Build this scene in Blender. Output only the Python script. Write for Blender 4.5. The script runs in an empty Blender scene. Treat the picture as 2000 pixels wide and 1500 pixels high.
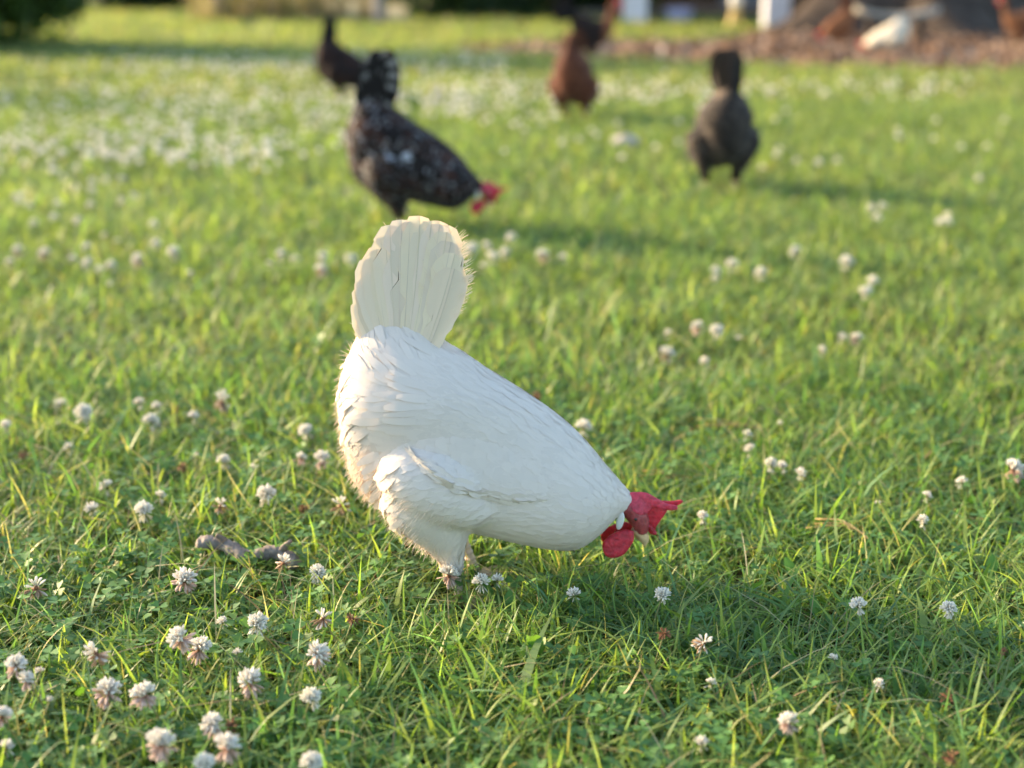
import bpy, bmesh, math, random
import numpy as np
from mathutils import Vector, Matrix, noise
from mathutils.bvhtree import BVHTree

rng = np.random.default_rng(11)
random.seed(7)
sc = bpy.context.scene
COL = sc.collection

# ------------------------------------------------------------------ camera
CAM_H = 0.785
FPX = 2900.0                      # focal length in pixels of the 2000 px wide photograph
PITCH = math.atan(846 / FPX)
cam_d = bpy.data.cameras.new('camera')
cam = bpy.data.objects.new('camera', cam_d)
COL.objects.link(cam)
cam.location = (0, 0, CAM_H)
cam.rotation_euler = (math.pi / 2 - PITCH, 0, 0)
cam_d.sensor_width = 36.0
cam_d.lens = 36.0 * FPX / 2000.0
cam_d.clip_start = 0.05
cam_d.clip_end = 500
cam_d.dof.use_dof = True
cam_d.dof.focus_distance = 1.73
cam_d.dof.aperture_fstop = 2.6
sc.camera = cam

# ------------------------------------------------------------------ light
SUN_EL = math.radians(18)
SUN_AZ = math.radians(155)        # direction the light comes FROM, measured from +X towards +Y
sun_from = Vector((math.cos(SUN_EL) * math.cos(SUN_AZ), math.cos(SUN_EL) * math.sin(SUN_AZ), math.sin(SUN_EL)))
w = bpy.data.worlds.new('World')
sc.world = w
w.use_nodes = True
nt = w.node_tree
sky = nt.nodes.new('ShaderNodeTexSky')
sky.sky_type = 'NISHITA'
sky.sun_disc = False
sky.sun_elevation = SUN_EL
sky.sun_rotation = math.radians(90) - SUN_AZ
sky.air_density = 1.0
sky.dust_density = 1.5
nt.links.new(sky.outputs['Color'], nt.nodes['Background'].inputs['Color'])
nt.nodes['Background'].inputs['Strength'].default_value = 0.15
sun_d = bpy.data.lights.new('sun', 'SUN')
sun_d.energy = 3.9
sun_d.angle = math.radians(2.0)
sun_d.color = (1.0, 0.73, 0.43)
sun = bpy.data.objects.new('sun', sun_d)
COL.objects.link(sun)
sun.rotation_euler = (-sun_from).to_track_quat('-Z', 'Y').to_euler()
sc.view_settings.view_transform = 'Standard'
sc.view_settings.look = 'None'
sc.view_settings.gamma = 1.0
sc.view_settings.exposure = 1.9
sc.cycles.use_denoising = True
sc.cycles.max_bounces = 8
sc.cycles.transmission_bounces = 6
sc.cycles.sample_clamp_indirect = 6.0

# ------------------------------------------------------------------ pixel <-> place
cp, sp = math.cos(PITCH), math.sin(PITCH)
def ray(px, py):
    u, v = (px - 1000) / FPX, (750 - py) / FPX
    return np.array([u, cp + v * sp, -sp + v * cp])
def at(px, py, z=0.0):
    d = ray(px, py)
    t = (z - CAM_H) / d[2]
    return np.array([0, 0, CAM_H]) + d * t
def inplane(px, py, Y):
    d = ray(px, py)
    return np.array([0, 0, CAM_H]) + d * (Y / d[1])
def pxper_m(p):
    depth = p[1] * cp - (p[2] - CAM_H) * sp
    return FPX / depth

# ------------------------------------------------------------------ object helpers
def tag(o, label=None, cat=None, group=None, kind=None):
    if label: o['label'] = label
    if cat: o['category'] = cat
    if group: o['group'] = group
    if kind: o['kind'] = kind
    return o
def empty(name, loc=(0, 0, 0), rz=0.0, s=1.0):
    o = bpy.data.objects.new(name, None)
    o.empty_display_size = 0.05
    COL.objects.link(o)
    o.location = loc
    o.rotation_euler = (0, 0, rz)
    o.scale = (s, s, s)
    return o
def mesh_np(name, V, F, C=None, mat=None, smooth=True):
    V = np.asarray(V, np.float32); F = np.asarray(F, np.int32)
    k = F.shape[1]
    me = bpy.data.meshes.new(name)
    me.vertices.add(len(V)); me.vertices.foreach_set('co', V.ravel())
    me.loops.add(F.size); me.loops.foreach_set('vertex_index', F.ravel())
    me.polygons.add(len(F))
    me.polygons.foreach_set('loop_start', np.arange(0, F.size, k, dtype=np.int32))
    me.polygons.foreach_set('use_smooth', np.full(len(F), smooth))
    me.update(calc_edges=True)
    if C is not None:
        C = np.asarray(C, np.float32)
        if C.shape[1] == 3: C = np.hstack([C, np.ones((len(C), 1), np.float32)])
        a = me.color_attributes.new('Col', 'FLOAT_COLOR', 'POINT')
        a.data.foreach_set('color', C.ravel())
    if mat: me.materials.append(mat)
    return me
def obj(name, me, parent=None):
    o = bpy.data.objects.new(name, me)
    COL.objects.link(o)
    if parent: o.parent = parent
    return o
class Acc:
    """collects quads with vertex colours"""
    def __init__(s): s.V = []; s.F = []; s.C = []; s.n = 0
    def add(s, V, F, C=(1, 1, 1)):
        V = np.asarray(V, float).reshape(-1, 3); F = np.asarray(F, int)
        C = np.asarray(C, float)
        if C.ndim == 1: C = np.tile(C[:3], (len(V), 1))
        s.V.append(V); s.F.append(F + s.n); s.C.append(C[:, :3]); s.n += len(V)
    def mesh(s, name, mat, smooth=True):
        return mesh_np(name, np.vstack(s.V), np.vstack(s.F), np.vstack(s.C), mat, smooth)
def loft(rings, cap=True):
    """rings (n,m,3) -> V, quads"""
    R = np.asarray(rings, float); n, m, _ = R.shape
    V = R.reshape(-1, 3); F = []
    i = np.arange(n - 1)[:, None]; j = np.arange(m)[None, :]; j2 = (j + 1) % m
    F = np.stack([i * m + j, i * m + j2, (i + 1) * m + j2, (i + 1) * m + j], -1).reshape(-1, 4)
    if cap:
        V = np.vstack([V, R[0].mean(0), R[-1].mean(0)])
        a, b = len(V) - 2, len(V) - 1
        jj = np.arange(0, m, 2)
        c0 = np.stack([np.full(len(jj), a), (jj + 2) % m, (jj + 1) % m, jj], -1)
        c1 = np.stack([np.full(len(jj), b), (n - 1) * m + jj, (n - 1) * m + (jj + 1) % m, (n - 1) * m + (jj + 2) % m], -1)
        F = np.vstack([F, c0, c1])
    return V, F
def tube(pts, rad, m=8, flat=1.0):
    P = np.asarray(pts, float); n = len(P); rad = np.broadcast_to(rad, (n,))
    T = np.gradient(P, axis=0); T /= np.linalg.norm(T, axis=1)[:, None] + 1e-9
    up = np.array([0, 0, 1.0]) if abs(T[:, 2]).mean() < .8 else np.array([0, 1.0, 0])
    A = np.cross(T, up); A /= np.linalg.norm(A, axis=1)[:, None] + 1e-9
    B = np.cross(T, A)
    th = np.linspace(0, 2 * math.pi, m, endpoint=False)
    R = P[:, None] + rad[:, None, None] * (np.cos(th)[None, :, None] * A[:, None] + flat * np.sin(th)[None, :, None] * B[:, None])
    return loft(R)
def catmull(P, n):
    P = np.asarray(P, float)
    Q = np.vstack([2 * P[0] - P[1], P, 2 * P[-1] - P[-2]])
    ts = np.linspace(0, len(P) - 1, n); out = []
    for t in ts:
        i = min(int(t), len(P) - 2); f = t - i
        a, b, c, d = Q[i:i + 4]
        out.append(.5 * (2 * b + (c - a) * f + (2 * a - 5 * b + 4 * c - d) * f * f + (3 * b - a - 3 * c + d) * f ** 3))
    return np.array(out)
def box(acc, c, s, col=(1, 1, 1), rz=0):
    x, y, z = np.array(s) / 2
    V = np.array([[-x, -y, -z], [x, -y, -z], [x, y, -z], [-x, y, -z], [-x, -y, z], [x, -y, z], [x, y, z], [-x, y, z]])
    cr, sr = math.cos(rz), math.sin(rz)
    V = V @ np.array([[cr, sr, 0], [-sr, cr, 0], [0, 0, 1]]) + np.array(c)
    F = [[0, 3, 2, 1], [4, 5, 6, 7], [0, 1, 5, 4], [1, 2, 6, 5], [2, 3, 7, 6], [3, 0, 4, 7]]
    acc.add(V, F, col)

# ------------------------------------------------------------------ materials
def mat_new(name):
    m = bpy.data.materials.new(name); m.use_nodes = True
    return m, m.node_tree.nodes, m.node_tree.links
def mat_attr(name, rough=.6, spec=.3, transl=0.0, tint=(1, 1, 1), tr_tint=(1, 1, 1), noise_amt=0.0, noise_scale=40, bump=0.0, sheen=0.0):
    """colour from the mesh's Col attribute, optional thin translucency"""
    m, N, L = mat_new(name)
    b = N['Principled BSDF']; out = N['Material Output']
    a = N.new('ShaderNodeAttribute'); a.attribute_name = 'Col'
    mul = N.new('ShaderNodeMix'); mul.data_type = 'RGBA'; mul.blend_type = 'MULTIPLY'; mul.inputs['Factor'].default_value = 1
    L.new(a.outputs['Color'], mul.inputs['A']); mul.inputs['B'].default_value = (*tint, 1)
    col = mul.outputs['Result']
    if noise_amt or bump:
        tc = N.new('ShaderNodeTexCoord'); nz = N.new('ShaderNodeTexNoise')
        nz.inputs['Scale'].default_value = noise_scale; nz.inputs['Detail'].default_value = 6
        L.new(tc.outputs['Object'], nz.inputs['Vector'])
        if noise_amt:
            mr = N.new('ShaderNodeMapRange'); mr.inputs['To Min'].default_value = 1 - noise_amt; mr.inputs['To Max'].default_value = 1 + noise_amt
            mr.inputs['From Min'].default_value = .3; mr.inputs['From Max'].default_value = .7
            L.new(nz.outputs['Fac'], mr.inputs['Value'])
            m2 = N.new('ShaderNodeMix'); m2.data_type = 'RGBA'; m2.blend_type = 'MULTIPLY'; m2.inputs['Factor'].default_value = 1
            L.new(col, m2.inputs['A']); L.new(mr.outputs['Result'], m2.inputs['B']); col = m2.outputs['Result']
        if bump:
            bp = N.new('ShaderNodeBump'); bp.inputs['Strength'].default_value = bump; bp.inputs['Distance'].default_value = .01
            L.new(nz.outputs['Fac'], bp.inputs['Height']); L.new(bp.outputs['Normal'], b.inputs['Normal'])
    L.new(col, b.inputs['Base Color'])
    b.inputs['Roughness'].default_value = rough
    b.inputs['Specular IOR Level'].default_value = spec
    if sheen:
        b.inputs['Sheen Weight'].default_value = sheen
    if transl:
        t = N.new('ShaderNodeBsdfTranslucent')
        m3 = N.new('ShaderNodeMix'); m3.data_type = 'RGBA'; m3.blend_type = 'MULTIPLY'; m3.inputs['Factor'].default_value = 1
        L.new(col, m3.inputs['A']); m3.inputs['B'].default_value = (*tr_tint, 1)
        L.new(m3.outputs['Result'], t.inputs['Color'])
        mx = N.new('ShaderNodeMixShader'); mx.inputs['Fac'].default_value = transl
        L.new(b.outputs['BSDF'], mx.inputs[1]); L.new(t.outputs['BSDF'], mx.inputs[2])
        L.new(mx.outputs['Shader'], out.inputs['Surface'])
    return m
M_GRASS = mat_attr('grass_blade', rough=.45, spec=.35, transl=.45, tr_tint=(1.6, 1.65, .7))
M_LEAF = mat_attr('leaf', rough=.5, spec=.3, transl=.35, tr_tint=(1.5, 1.5, .6))
M_PETAL = mat_attr('petal', rough=.6, spec=.2, transl=.3)
M_FEATHER = mat_attr('feather', rough=.75, spec=.15, transl=.22, tr_tint=(1, .93, .82), sheen=.15)
M_TAIL = mat_attr('tail_feather', rough=.65, spec=.15, transl=.2, tr_tint=(1.0, .92, .74))
M_FLESH = mat_attr('flesh', rough=.42, spec=.35, transl=.22, tr_tint=(1.6, .5, .4), noise_amt=.3, noise_scale=170, bump=.35)
M_FLESH.node_tree.nodes['Principled BSDF'].inputs['Subsurface Weight'].default_value = .35
M_FLESH.node_tree.nodes['Principled BSDF'].inputs['Subsurface Radius'].default_value = (1, .12, .08)
M_FLESH.node_tree.nodes['Principled BSDF'].inputs['Subsurface Scale'].default_value = .004
M_HORN = mat_attr('horn', rough=.35, spec=.5, noise_amt=.2, noise_scale=150)
M_EYE = mat_attr('eye', rough=.08, spec=.7)
M_WOOD = mat_attr('wood', rough=.85, spec=.15, noise_amt=.35, noise_scale=60, bump=.6)
M_BARK = mat_attr('bark', rough=.9, spec=.1, noise_amt=.45, noise_scale=9, bump=1.0)
M_PAINT = mat_attr('paint', rough=.5, spec=.3, noise_amt=.06, noise_scale=6)
M_STONE = mat_attr('stone', rough=.85, spec=.2, noise_amt=.2, noise_scale=60, bump=.4)

def ground_mat(name, c1, c2, c3, s1, s2, bump=.5):
    m, N, L = mat_new(name)
    b = N['Principled BSDF']; b.inputs['Roughness'].default_value = .95; b.inputs['Specular IOR Level'].default_value = .1
    tc = N.new('ShaderNodeTexCoord')
    n1 = N.new('ShaderNodeTexNoise'); n1.inputs['Scale'].default_value = s1; n1.inputs['Detail'].default_value = 8
    n2 = N.new('ShaderNodeTexNoise'); n2.inputs['Scale'].default_value = s2; n2.inputs['Detail'].default_value = 5
    for n in (n1, n2): L.new(tc.outputs['Object'], n.inputs['Vector'])
    r = N.new('ShaderNodeValToRGB'); r.color_ramp.elements[0].color = (*c1, 1); r.color_ramp.elements[1].color = (*c2, 1)
    r.color_ramp.elements[0].position = .35; r.color_ramp.elements[1].position = .65
    L.new(n1.outputs['Fac'], r.inputs['Fac'])
    mr = N.new('ShaderNodeMapRange'); mr.inputs['From Min'].default_value = .45; mr.inputs['From Max'].default_value = .65
    L.new(n2.outputs['Fac'], mr.inputs['Value'])
    mx = N.new('ShaderNodeMix'); mx.data_type = 'RGBA'
    L.new(mr.outputs['Result'], mx.inputs['Factor']); L.new(r.outputs['Color'], mx.inputs['A']); mx.inputs['B'].default_value = (*c3, 1)
    L.new(mx.outputs['Result'], b.inputs['Base Color'])
    bp = N.new('ShaderNodeBump'); bp.inputs['Strength'].default_value = bump; bp.inputs['Distance'].default_value = .02
    L.new(n1.outputs['Fac'], bp.inputs['Height']); L.new(bp.outputs['Normal'], b.inputs['Normal'])
    return m
M_SOIL = ground_mat('lawn_soil', (.016, .02, .008), (.045, .05, .018), (.06, .048, .026), 45, 3)
M_MULCH = ground_mat('mulch', (.08, .05, .036), (.25, .16, .105), (.18, .125, .085), 18, 2.5, 1.0)
M_DIRT = ground_mat('dirt', (.30, .24, .15), (.42, .35, .20), (.30, .30, .14), 3, .8)

# ------------------------------------------------------------------ ground
def sheet(name, pts, z, mat):
    me = bpy.data.meshes.new(name)
    bm = bmesh.new()
    bm.faces.new([bm.verts.new((p[0], p[1], z)) for p in pts])
    bm.to_mesh(me); bm.free(); me.materials.append(mat)
    o = obj(name, me); o['kind'] = 'structure'
    return o
sheet('lawn_ground', [(-200, -20), (200, -20), (200, 300), (-200, 300)], 0, M_SOIL)
MULCH = np.array([at(*p)[:2] for p in [(880, 98), (1000, 90), (1200, 84), (1330, 86), (1420, 82), (1480, 64), (1560, 52), (2250, 40), (2450, 140),
                                       (2000, 138), (1850, 140), (1700, 133), (1560, 134), (1450, 128), (1330, 126), (1250, 118), (1140, 116), (1050, 110), (930, 106)]])
sheet('mulch_bed', MULCH, .004, M_MULCH)
PATH = np.array([at(*p)[:2] for p in [(600, 40), (760, 42), (860, 40), (820, 14), (740, 2), (600, 2), (640, 18)]])
sheet('dirt_path', PATH, .004, M_DIRT)
def inpoly(P, poly):
    x, y = P[:, 0], P[:, 1]; c = np.zeros(len(P), bool); n = len(poly)
    for i in range(n):
        x1, y1 = poly[i]; x2, y2 = poly[(i + 1) % n]
        k = ((y1 > y) != (y2 > y)) & (x < (x2 - x1) * (y - y1) / (y2 - y1 + 1e-12) + x1)
        c ^= k
    return c

# ------------------------------------------------------------------ grass
def vnoise(P, s, seed=0.0):
    """smooth value noise from sums of sines, cheap and vectorised, about 0..1"""
    x, y = P[:, 0] * s + seed, P[:, 1] * s - seed
    v = np.sin(x * 1.0 + 1.3 * np.sin(y * .7 + seed)) + np.sin(y * 1.3 + 1.1 * np.sin(x * .9 + 2)) + .6 * np.sin(2.3 * x + 1.7 * y + seed) + .5 * np.sin(3.1 * y - 2.6 * x)
    return np.clip(v / 5 + .5, 0, 1)
def blades(base, h, wd, head, lean, curl, seg, c0, c1):
    """vectorised blades -> V, F, C"""
    n = len(base); t = np.linspace(0, 1, seg + 1)
    d = np.stack([np.cos(head), np.sin(head), np.zeros(n)], 1)
    tw = rng.normal(0, .5, n)
    s = np.stack([-np.sin(head + tw), np.cos(head + tw), np.zeros(n)], 1)
    out = (lean[:, None] * t + curl[:, None] * t ** 2) * h[:, None]
    up = (t - .5 * np.clip(lean[:, None] * .5 + curl[:, None] * .75, -.2, 1.15) * t ** 2.0) * h[:, None]
    P = base[:, None, :] + d[:, None, :] * out[..., None] + np.array([0, 0, 1.0]) * up[..., None]
    P[..., 2] = np.maximum(P[..., 2], .001)
    wt = np.where(t < .35, .75 + .7 * t, 1.0 - ((t - .35) / .65) ** 1.6) ; wt = np.maximum(wt, .04)
    off = s[:, None, :] * (wd[:, None] * wt * .5)[..., None]
    V = np.stack([P - off, P + off], 2).reshape(n, -1, 3)      # (n, 2*(seg+1), 3)
    k = 2 * (seg + 1)
    f = np.array([[2 * i, 2 * i + 1, 2 * i + 3, 2 * i + 2] for i in range(seg)])
    F = (np.arange(n)[:, None, None] * k + f[None]).reshape(-1, 4)
    C = c0[:, None, :] * (1 - t)[None, :, None] + c1[:, None, :] * t[None, :, None]
    C = np.repeat(C, 2, axis=1).reshape(-1, 3)
    return V.reshape(-1, 3), F, C
FOOT_XY = at(893, 1160)[:2]
GREENS = np.array([1.6, 1.5, 2.2]) * np.array([[.085, .165, .026], [.11, .19, .028], [.065, .14, .035], [.13, .20, .03], [.07, .15, .05], [.15, .21, .04]])
def grass_zone(d0, d1, dens, hm, wm, seg, straw=.06, wide=.05, margin=.35):
    wmax = .40 * d1 + margin
    n = int(dens * (d1 - d0) * 2 * wmax)
    P = np.stack([rng.uniform(-wmax, wmax, n), rng.uniform(d0, d1, n)], 1)
    keep = np.abs(P[:, 0]) < .40 * P[:, 1] + margin
    keep &= ~inpoly(P, MULCH) & ~inpoly(P, PATH)
    clump = vnoise(P, 9.0, 3.1) * .6 + vnoise(P, 31.0, 1.7) * .4
    keep &= rng.random(n) < .45 + .9 * clump
    P = P[keep]; clump = clump[keep]; n = len(P)
    tall = vnoise(P, 3.2, 8.0)
    h = hm * rng.lognormal(0, .33, n) * (.65 + .5 * clump + .3 * tall)
    h = np.minimum(h, hm * 2.3)
    tr_ = (P[:, 0] > FOOT_XY[0] - .07) & (P[:, 0] < FOOT_XY[0] + .10) & (P[:, 1] > FOOT_XY[1] - .13) & (P[:, 1] < FOOT_XY[1] + .05)
    h[tr_] *= .5                                           # trodden flat round the feet of the hen
    wd = wm * rng.lognormal(0, .3, n)
    iw = rng.random(n) < wide
    wd[iw] *= 2.1; h[iw] *= 1.1
    head = rng.uniform(0, 2 * math.pi, n)
    lean = np.abs(rng.normal(.35, .45, n)); curl = np.abs(rng.normal(.45, .5, n))
    g = GREENS[rng.integers(0, len(GREENS), n)] * rng.lognormal(0, .18, n)[:, None]
    hue = vnoise(P, 1.6, 5.0)[:, None]
    g = g * (1 - .35 * hue) + g * np.array([1.25, 1.05, .8]) * .35 * hue
    g[iw] = g[iw] * .5 + np.array([.075, .165, .04]) * .5
    if d0 > 2:  # greyer with distance: far haze put into the blade colour
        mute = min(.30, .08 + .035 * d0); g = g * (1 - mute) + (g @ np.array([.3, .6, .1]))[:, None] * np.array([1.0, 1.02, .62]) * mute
    ist = (rng.random(n) < straw) & ~iw
    sc_ = np.array([.46, .40, .19]) * rng.lognormal(0, .25, n)[:, None]
    g = np.where(ist[:, None], sc_, g)
    wd[ist] *= .6
    c0 = g * np.array([.92, .95, .9])
    tip = (rng.random(n) < .25)[:, None]
    c1 = np.where(tip, g * .6 + np.array([.22, .20, .07]) * .4, g)
    base = np.hstack([P, np.zeros((n, 1))])
    return blades(base, h, wd, head, lean, curl, seg, c0, c1)
def add_grass(name, zones, label):
    a = Acc()
    for z in zones: a.add(*grass_zone(*z))
    o = obj(name, a.mesh(name, M_GRASS)); tag(o, label, 'grass', kind='stuff')
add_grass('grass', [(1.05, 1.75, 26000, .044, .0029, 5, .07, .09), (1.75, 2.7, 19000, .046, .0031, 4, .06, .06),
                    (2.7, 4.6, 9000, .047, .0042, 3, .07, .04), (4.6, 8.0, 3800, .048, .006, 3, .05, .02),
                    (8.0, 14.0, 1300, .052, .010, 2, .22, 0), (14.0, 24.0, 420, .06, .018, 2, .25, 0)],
          'short tangled green lawn grass with yellow straw blades')
# long pale seed stalks standing above the near grass
def stalks():
    a = Acc()
    n = 900
    P = np.stack([rng.uniform(-1.6, 1.6, n), rng.uniform(1.1, 3.2, n)], 1)
    P = P[(np.abs(P[:, 0]) < .42 * P[:, 1] + .2)]
    n = len(P)
    g = np.where(rng.random((n, 1)) < .5, np.array([[.30, .27, .11]]), np.array([[.15, .21, .05]])) * rng.lognormal(0, .2, (n, 1))
    a.add(*blades(np.hstack([P, np.zeros((n, 1))]), rng.uniform(.06, .11, n), np.full(n, .0021), rng.uniform(0, 6.28, n),
                  np.abs(rng.normal(.3, .3, n)), np.abs(rng.normal(.2, .25, n)), 6, g, g * 1.25))
    o = obj('grass_stalks', a.mesh('grass_stalks', M_GRASS)); tag(o, 'thin pale seed stalks standing above the lawn grass', 'grass', kind='stuff')
def thatch():
    a = Acc(); n = 4200
    P = np.stack([rng.uniform(-1.5, 1.5, n), rng.uniform(1.05, 3.2, n)], 1)
    P = P[(np.abs(P[:, 0]) < .42 * P[:, 1] + .2) & (vnoise(P, 2.6, 9.0) * .7 + vnoise(P, 11.0, 4.0) * .5 > rng.uniform(.35, .85, n))]; n = len(P)
    g = np.array([[.40, .33, .19], [.26, .19, .11], [.50, .44, .27]])[rng.integers(0, 3, n)] * rng.lognormal(0, .2, (n, 1))
    b = np.hstack([P, rng.uniform(.004, .032, (n, 1))])
    a.add(*blades(b, rng.uniform(.03, .08, n), rng.uniform(.0012, .0026, n), rng.uniform(0, 6.28, n), rng.uniform(1.0, 1.6, n), rng.normal(.3, .3, n), 3, g, g))
    o = obj('dead_grass', a.mesh('dead_grass', M_GRASS)); tag(o, 'dead straw coloured thatch lying among the green blades', 'grass', kind='stuff')
thatch()
stalks()
# clover and broad leaves low in the grass
def leaflet(L, W, notch=True):
    """outline fan of a heart shaped leaflet, tip along +x, returns V(10,3), quads"""
    if notch: pr = [(0, 0), (.35, .30), (.75, .5), (1.0, .34), (.93, 0)]
    else: pr = [(0, 0), (.25, .38), (.55, .45), (.85, .22), (1.0, 0)]
    top = np.array([[x * L, y * W, .10 * L * abs(y)] for x, y in pr]); bot = top * [1, -1, 1]; mid = np.array([[x * L, 0, 0] for x, _ in pr])
    V = np.vstack([top, mid, bot]); m = len(pr)
    F = [[i, i + 1, m + i + 1, m + i] for i in range(m - 1)] + [[m + i, m + i + 1, 2 * m + i + 1, 2 * m + i] for i in range(m - 1)]
    C = np.ones((3 * m, 1)); C[[1, m + 1, 2 * m + 1]] = 1.0; C[m:2 * m] = 1.15
    return V, np.array(F), C
def rot_z(V, a):
    c, s = math.cos(a), math.sin(a)
    return V @ np.array([[c, s, 0], [-s, c, 0], [0, 0, 1]])
def rot_y(V, a):
    c, s = math.cos(a), math.sin(a)
    return V @ np.array([[c, 0, -s], [0, 1, 0], [s, 0, c]])
def clover_leaves():
    a = Acc()
    def one(x, y, size):
        g = np.array([.085, .18, .05]) * random.uniform(.75, 1.3)
        z = random.uniform(.014, .050); tilt = rng.normal(0, .25, 2); a0 = random.uniform(0, 6.28)
        st = [(x, y, 0), (x + tilt[1] * .01, y - tilt[0] * .01, z)]
        V, F = tube(st, .0006, 4); a.add(V, F, g * 1.4)
        for k in range(3):
            V, F, C = leaflet(size, size)
            V = rot_y(V, random.uniform(-.35, .15)); V = rot_z(V, a0 + k * 2.094)
            V = V @ np.array(Matrix.Rotation(tilt[0], 3, 'X')) @ np.array(Matrix.Rotation(tilt[1], 3, 'Y'))
            a.add(V + np.array([st[1][0], st[1][1], z]), F, g[None] * C)
    n = 0
    while n < 4300:
        y = random.uniform(1.1, 2.9); x = random.uniform(-.42 * y - .1, .42 * y + .1)
        dens = float(vnoise(np.array([[x, y]]), 4.0, 2.2)[0]) * .8 + (.45 if x < -.15 and y < 1.8 else 0) - .15
        if random.random() < dens:
            one(x, y, random.uniform(.0075, .014)); n += 1
    for _ in range(420):                                   # broad single leaves of lawn weeds
        y = random.uniform(1.1, 2.4); x = random.uniform(-.42 * y, .42 * y)
        g = np.array([.08, .18, .035]) * random.uniform(.8, 1.4); a0 = random.uniform(0, 6.28)
        L = random.uniform(.012, .032)
        V, F, C = leaflet(L, L * .6, False)
        V = rot_z(rot_y(V, -random.uniform(.1, 1.1)), a0)
        a.add(V + np.array([x, y, random.uniform(.005, .03)]), F, g[None] * C)
    o = obj('clover_leaves', a.mesh('clover_leaves', M_LEAF)); tag(o, 'round green clover leaves low among the lawn grass', 'leaves', kind='stuff')
clover_leaves()

# ------------------------------------------------------------------ leafy plants behind
def leaf_cloud(acc, c, r, n, size, col, lumps=9, seed=0, zmin=0.02):
    R = np.random.default_rng(seed)
    c = np.array(c, float); r = np.array(r, float)
    cs = R.normal(0, 1, (lumps, 3)); cs /= np.linalg.norm(cs, axis=1)[:, None]
    cs *= R.uniform(.25, .75, (lumps, 1)); rs = R.uniform(.28, .5, lumps)
    k = R.integers(0, lumps, n)
    d = R.normal(0, 1, (n, 3)); d /= np.linalg.norm(d, axis=1)[:, None]
    P = cs[k] + d * rs[k][:, None] * R.uniform(.55, 1.05, (n, 1))
    P = c + P * r
    P[:, 2] = np.where(P[:, 2] < zmin, zmin + np.abs(P[:, 2] - zmin) * .6, P[:, 2])
    A = R.normal(0, 1, (n, 3)); A /= np.linalg.norm(A, axis=1)[:, None]
    B = np.cross(A, d + R.normal(0, .7, (n, 3))); B /= np.linalg.norm(B, axis=1)[:, None] + 1e-9
    s = size * R.lognormal(0, .25, (n, 1))
    V = np.stack([P - A * s, P - B * s * .45, P + A * s, P + B * s * .45], 1).reshape(-1, 3)
    F = np.arange(4 * n).reshape(n, 4)
    g = np.array(col) * R.lognormal(0, .25, (n, 1)) * (R.uniform(.7, 1.3, lumps)[k])[:, None]
    acc.add(V, F, np.repeat(g, 4, axis=0))
def shrub(name, label, loc, r, n, size, col, seed, group=None, stems=5, cat='shrub'):
    root = empty(name, loc); tag(root, label, cat, group)
    a = Acc(); leaf_cloud(a, (0, 0, r[2] * .55), r, n, size, col, 14, seed)
    obj('foliage', a.mesh('foliage', M_LEAF, False), root)
    b = Acc(); R = random.Random(seed)
    for k in range(stems):
        an = R.uniform(0, 6.28); q = R.uniform(.2, .6)
        P = [(math.cos(an) * .08, math.sin(an) * .08, 0), (math.cos(an) * r[0] * q * .5, math.sin(an) * r[1] * q * .5, r[2] * .6), (math.cos(an) * r[0] * q, math.sin(an) * r[1] * q, r[2] * 1.3)]
        V, F = tube(catmull(P, 6), np.linspace(.03, .008, 6), 6); b.add(V, F, (.10, .075, .05))
    obj('stem', b.mesh('stem', M_BARK), root)
    return root
shrub('shrub', 'rounded leafy green shrub standing on the lawn at far left', (-5.0, 12.9, 0), (1.5, 1.3, 1.35), 26000, .06, (.05, .095, .022), 3)
shrub('shrub', 'tall leafy shrub beside the far left shrub, outside the frame', (-8.2, 11.2, 0), (1.5, 1.35, 1.9), 9000, .06, (.06, .10, .025), 5)
for i, (px, wd_, d, lab) in enumerate([(310, 150, 21, 'dark shrub behind the lawn between left shrub and tan post'), (60, 200, 24, 'dark shrub far behind the left lawn shrub'),
                                       (950, 190, 18.6, 'dark evergreen shrub behind the yellow sunlit grass strip'), (1130, 190, 19.2, 'very dark green shrub just left of the white porch post'),
                                       (830, 110, 24, 'olive shrub far behind grey fence post')]):
    x = (px - 1000) / FPX * d; rx = wd_ / FPX * d
    shrub('background_shrub', lab, (x, d, 0), (rx, .8, 1.2 if i not in (2, 3) else 2.6), 5000 if i not in (2, 3) else 12000, .07, (.022, .045, .014) if i != 4 else (.05, .07, .02), 20 + i, 'shrubs along the back of the lawn')
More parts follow.
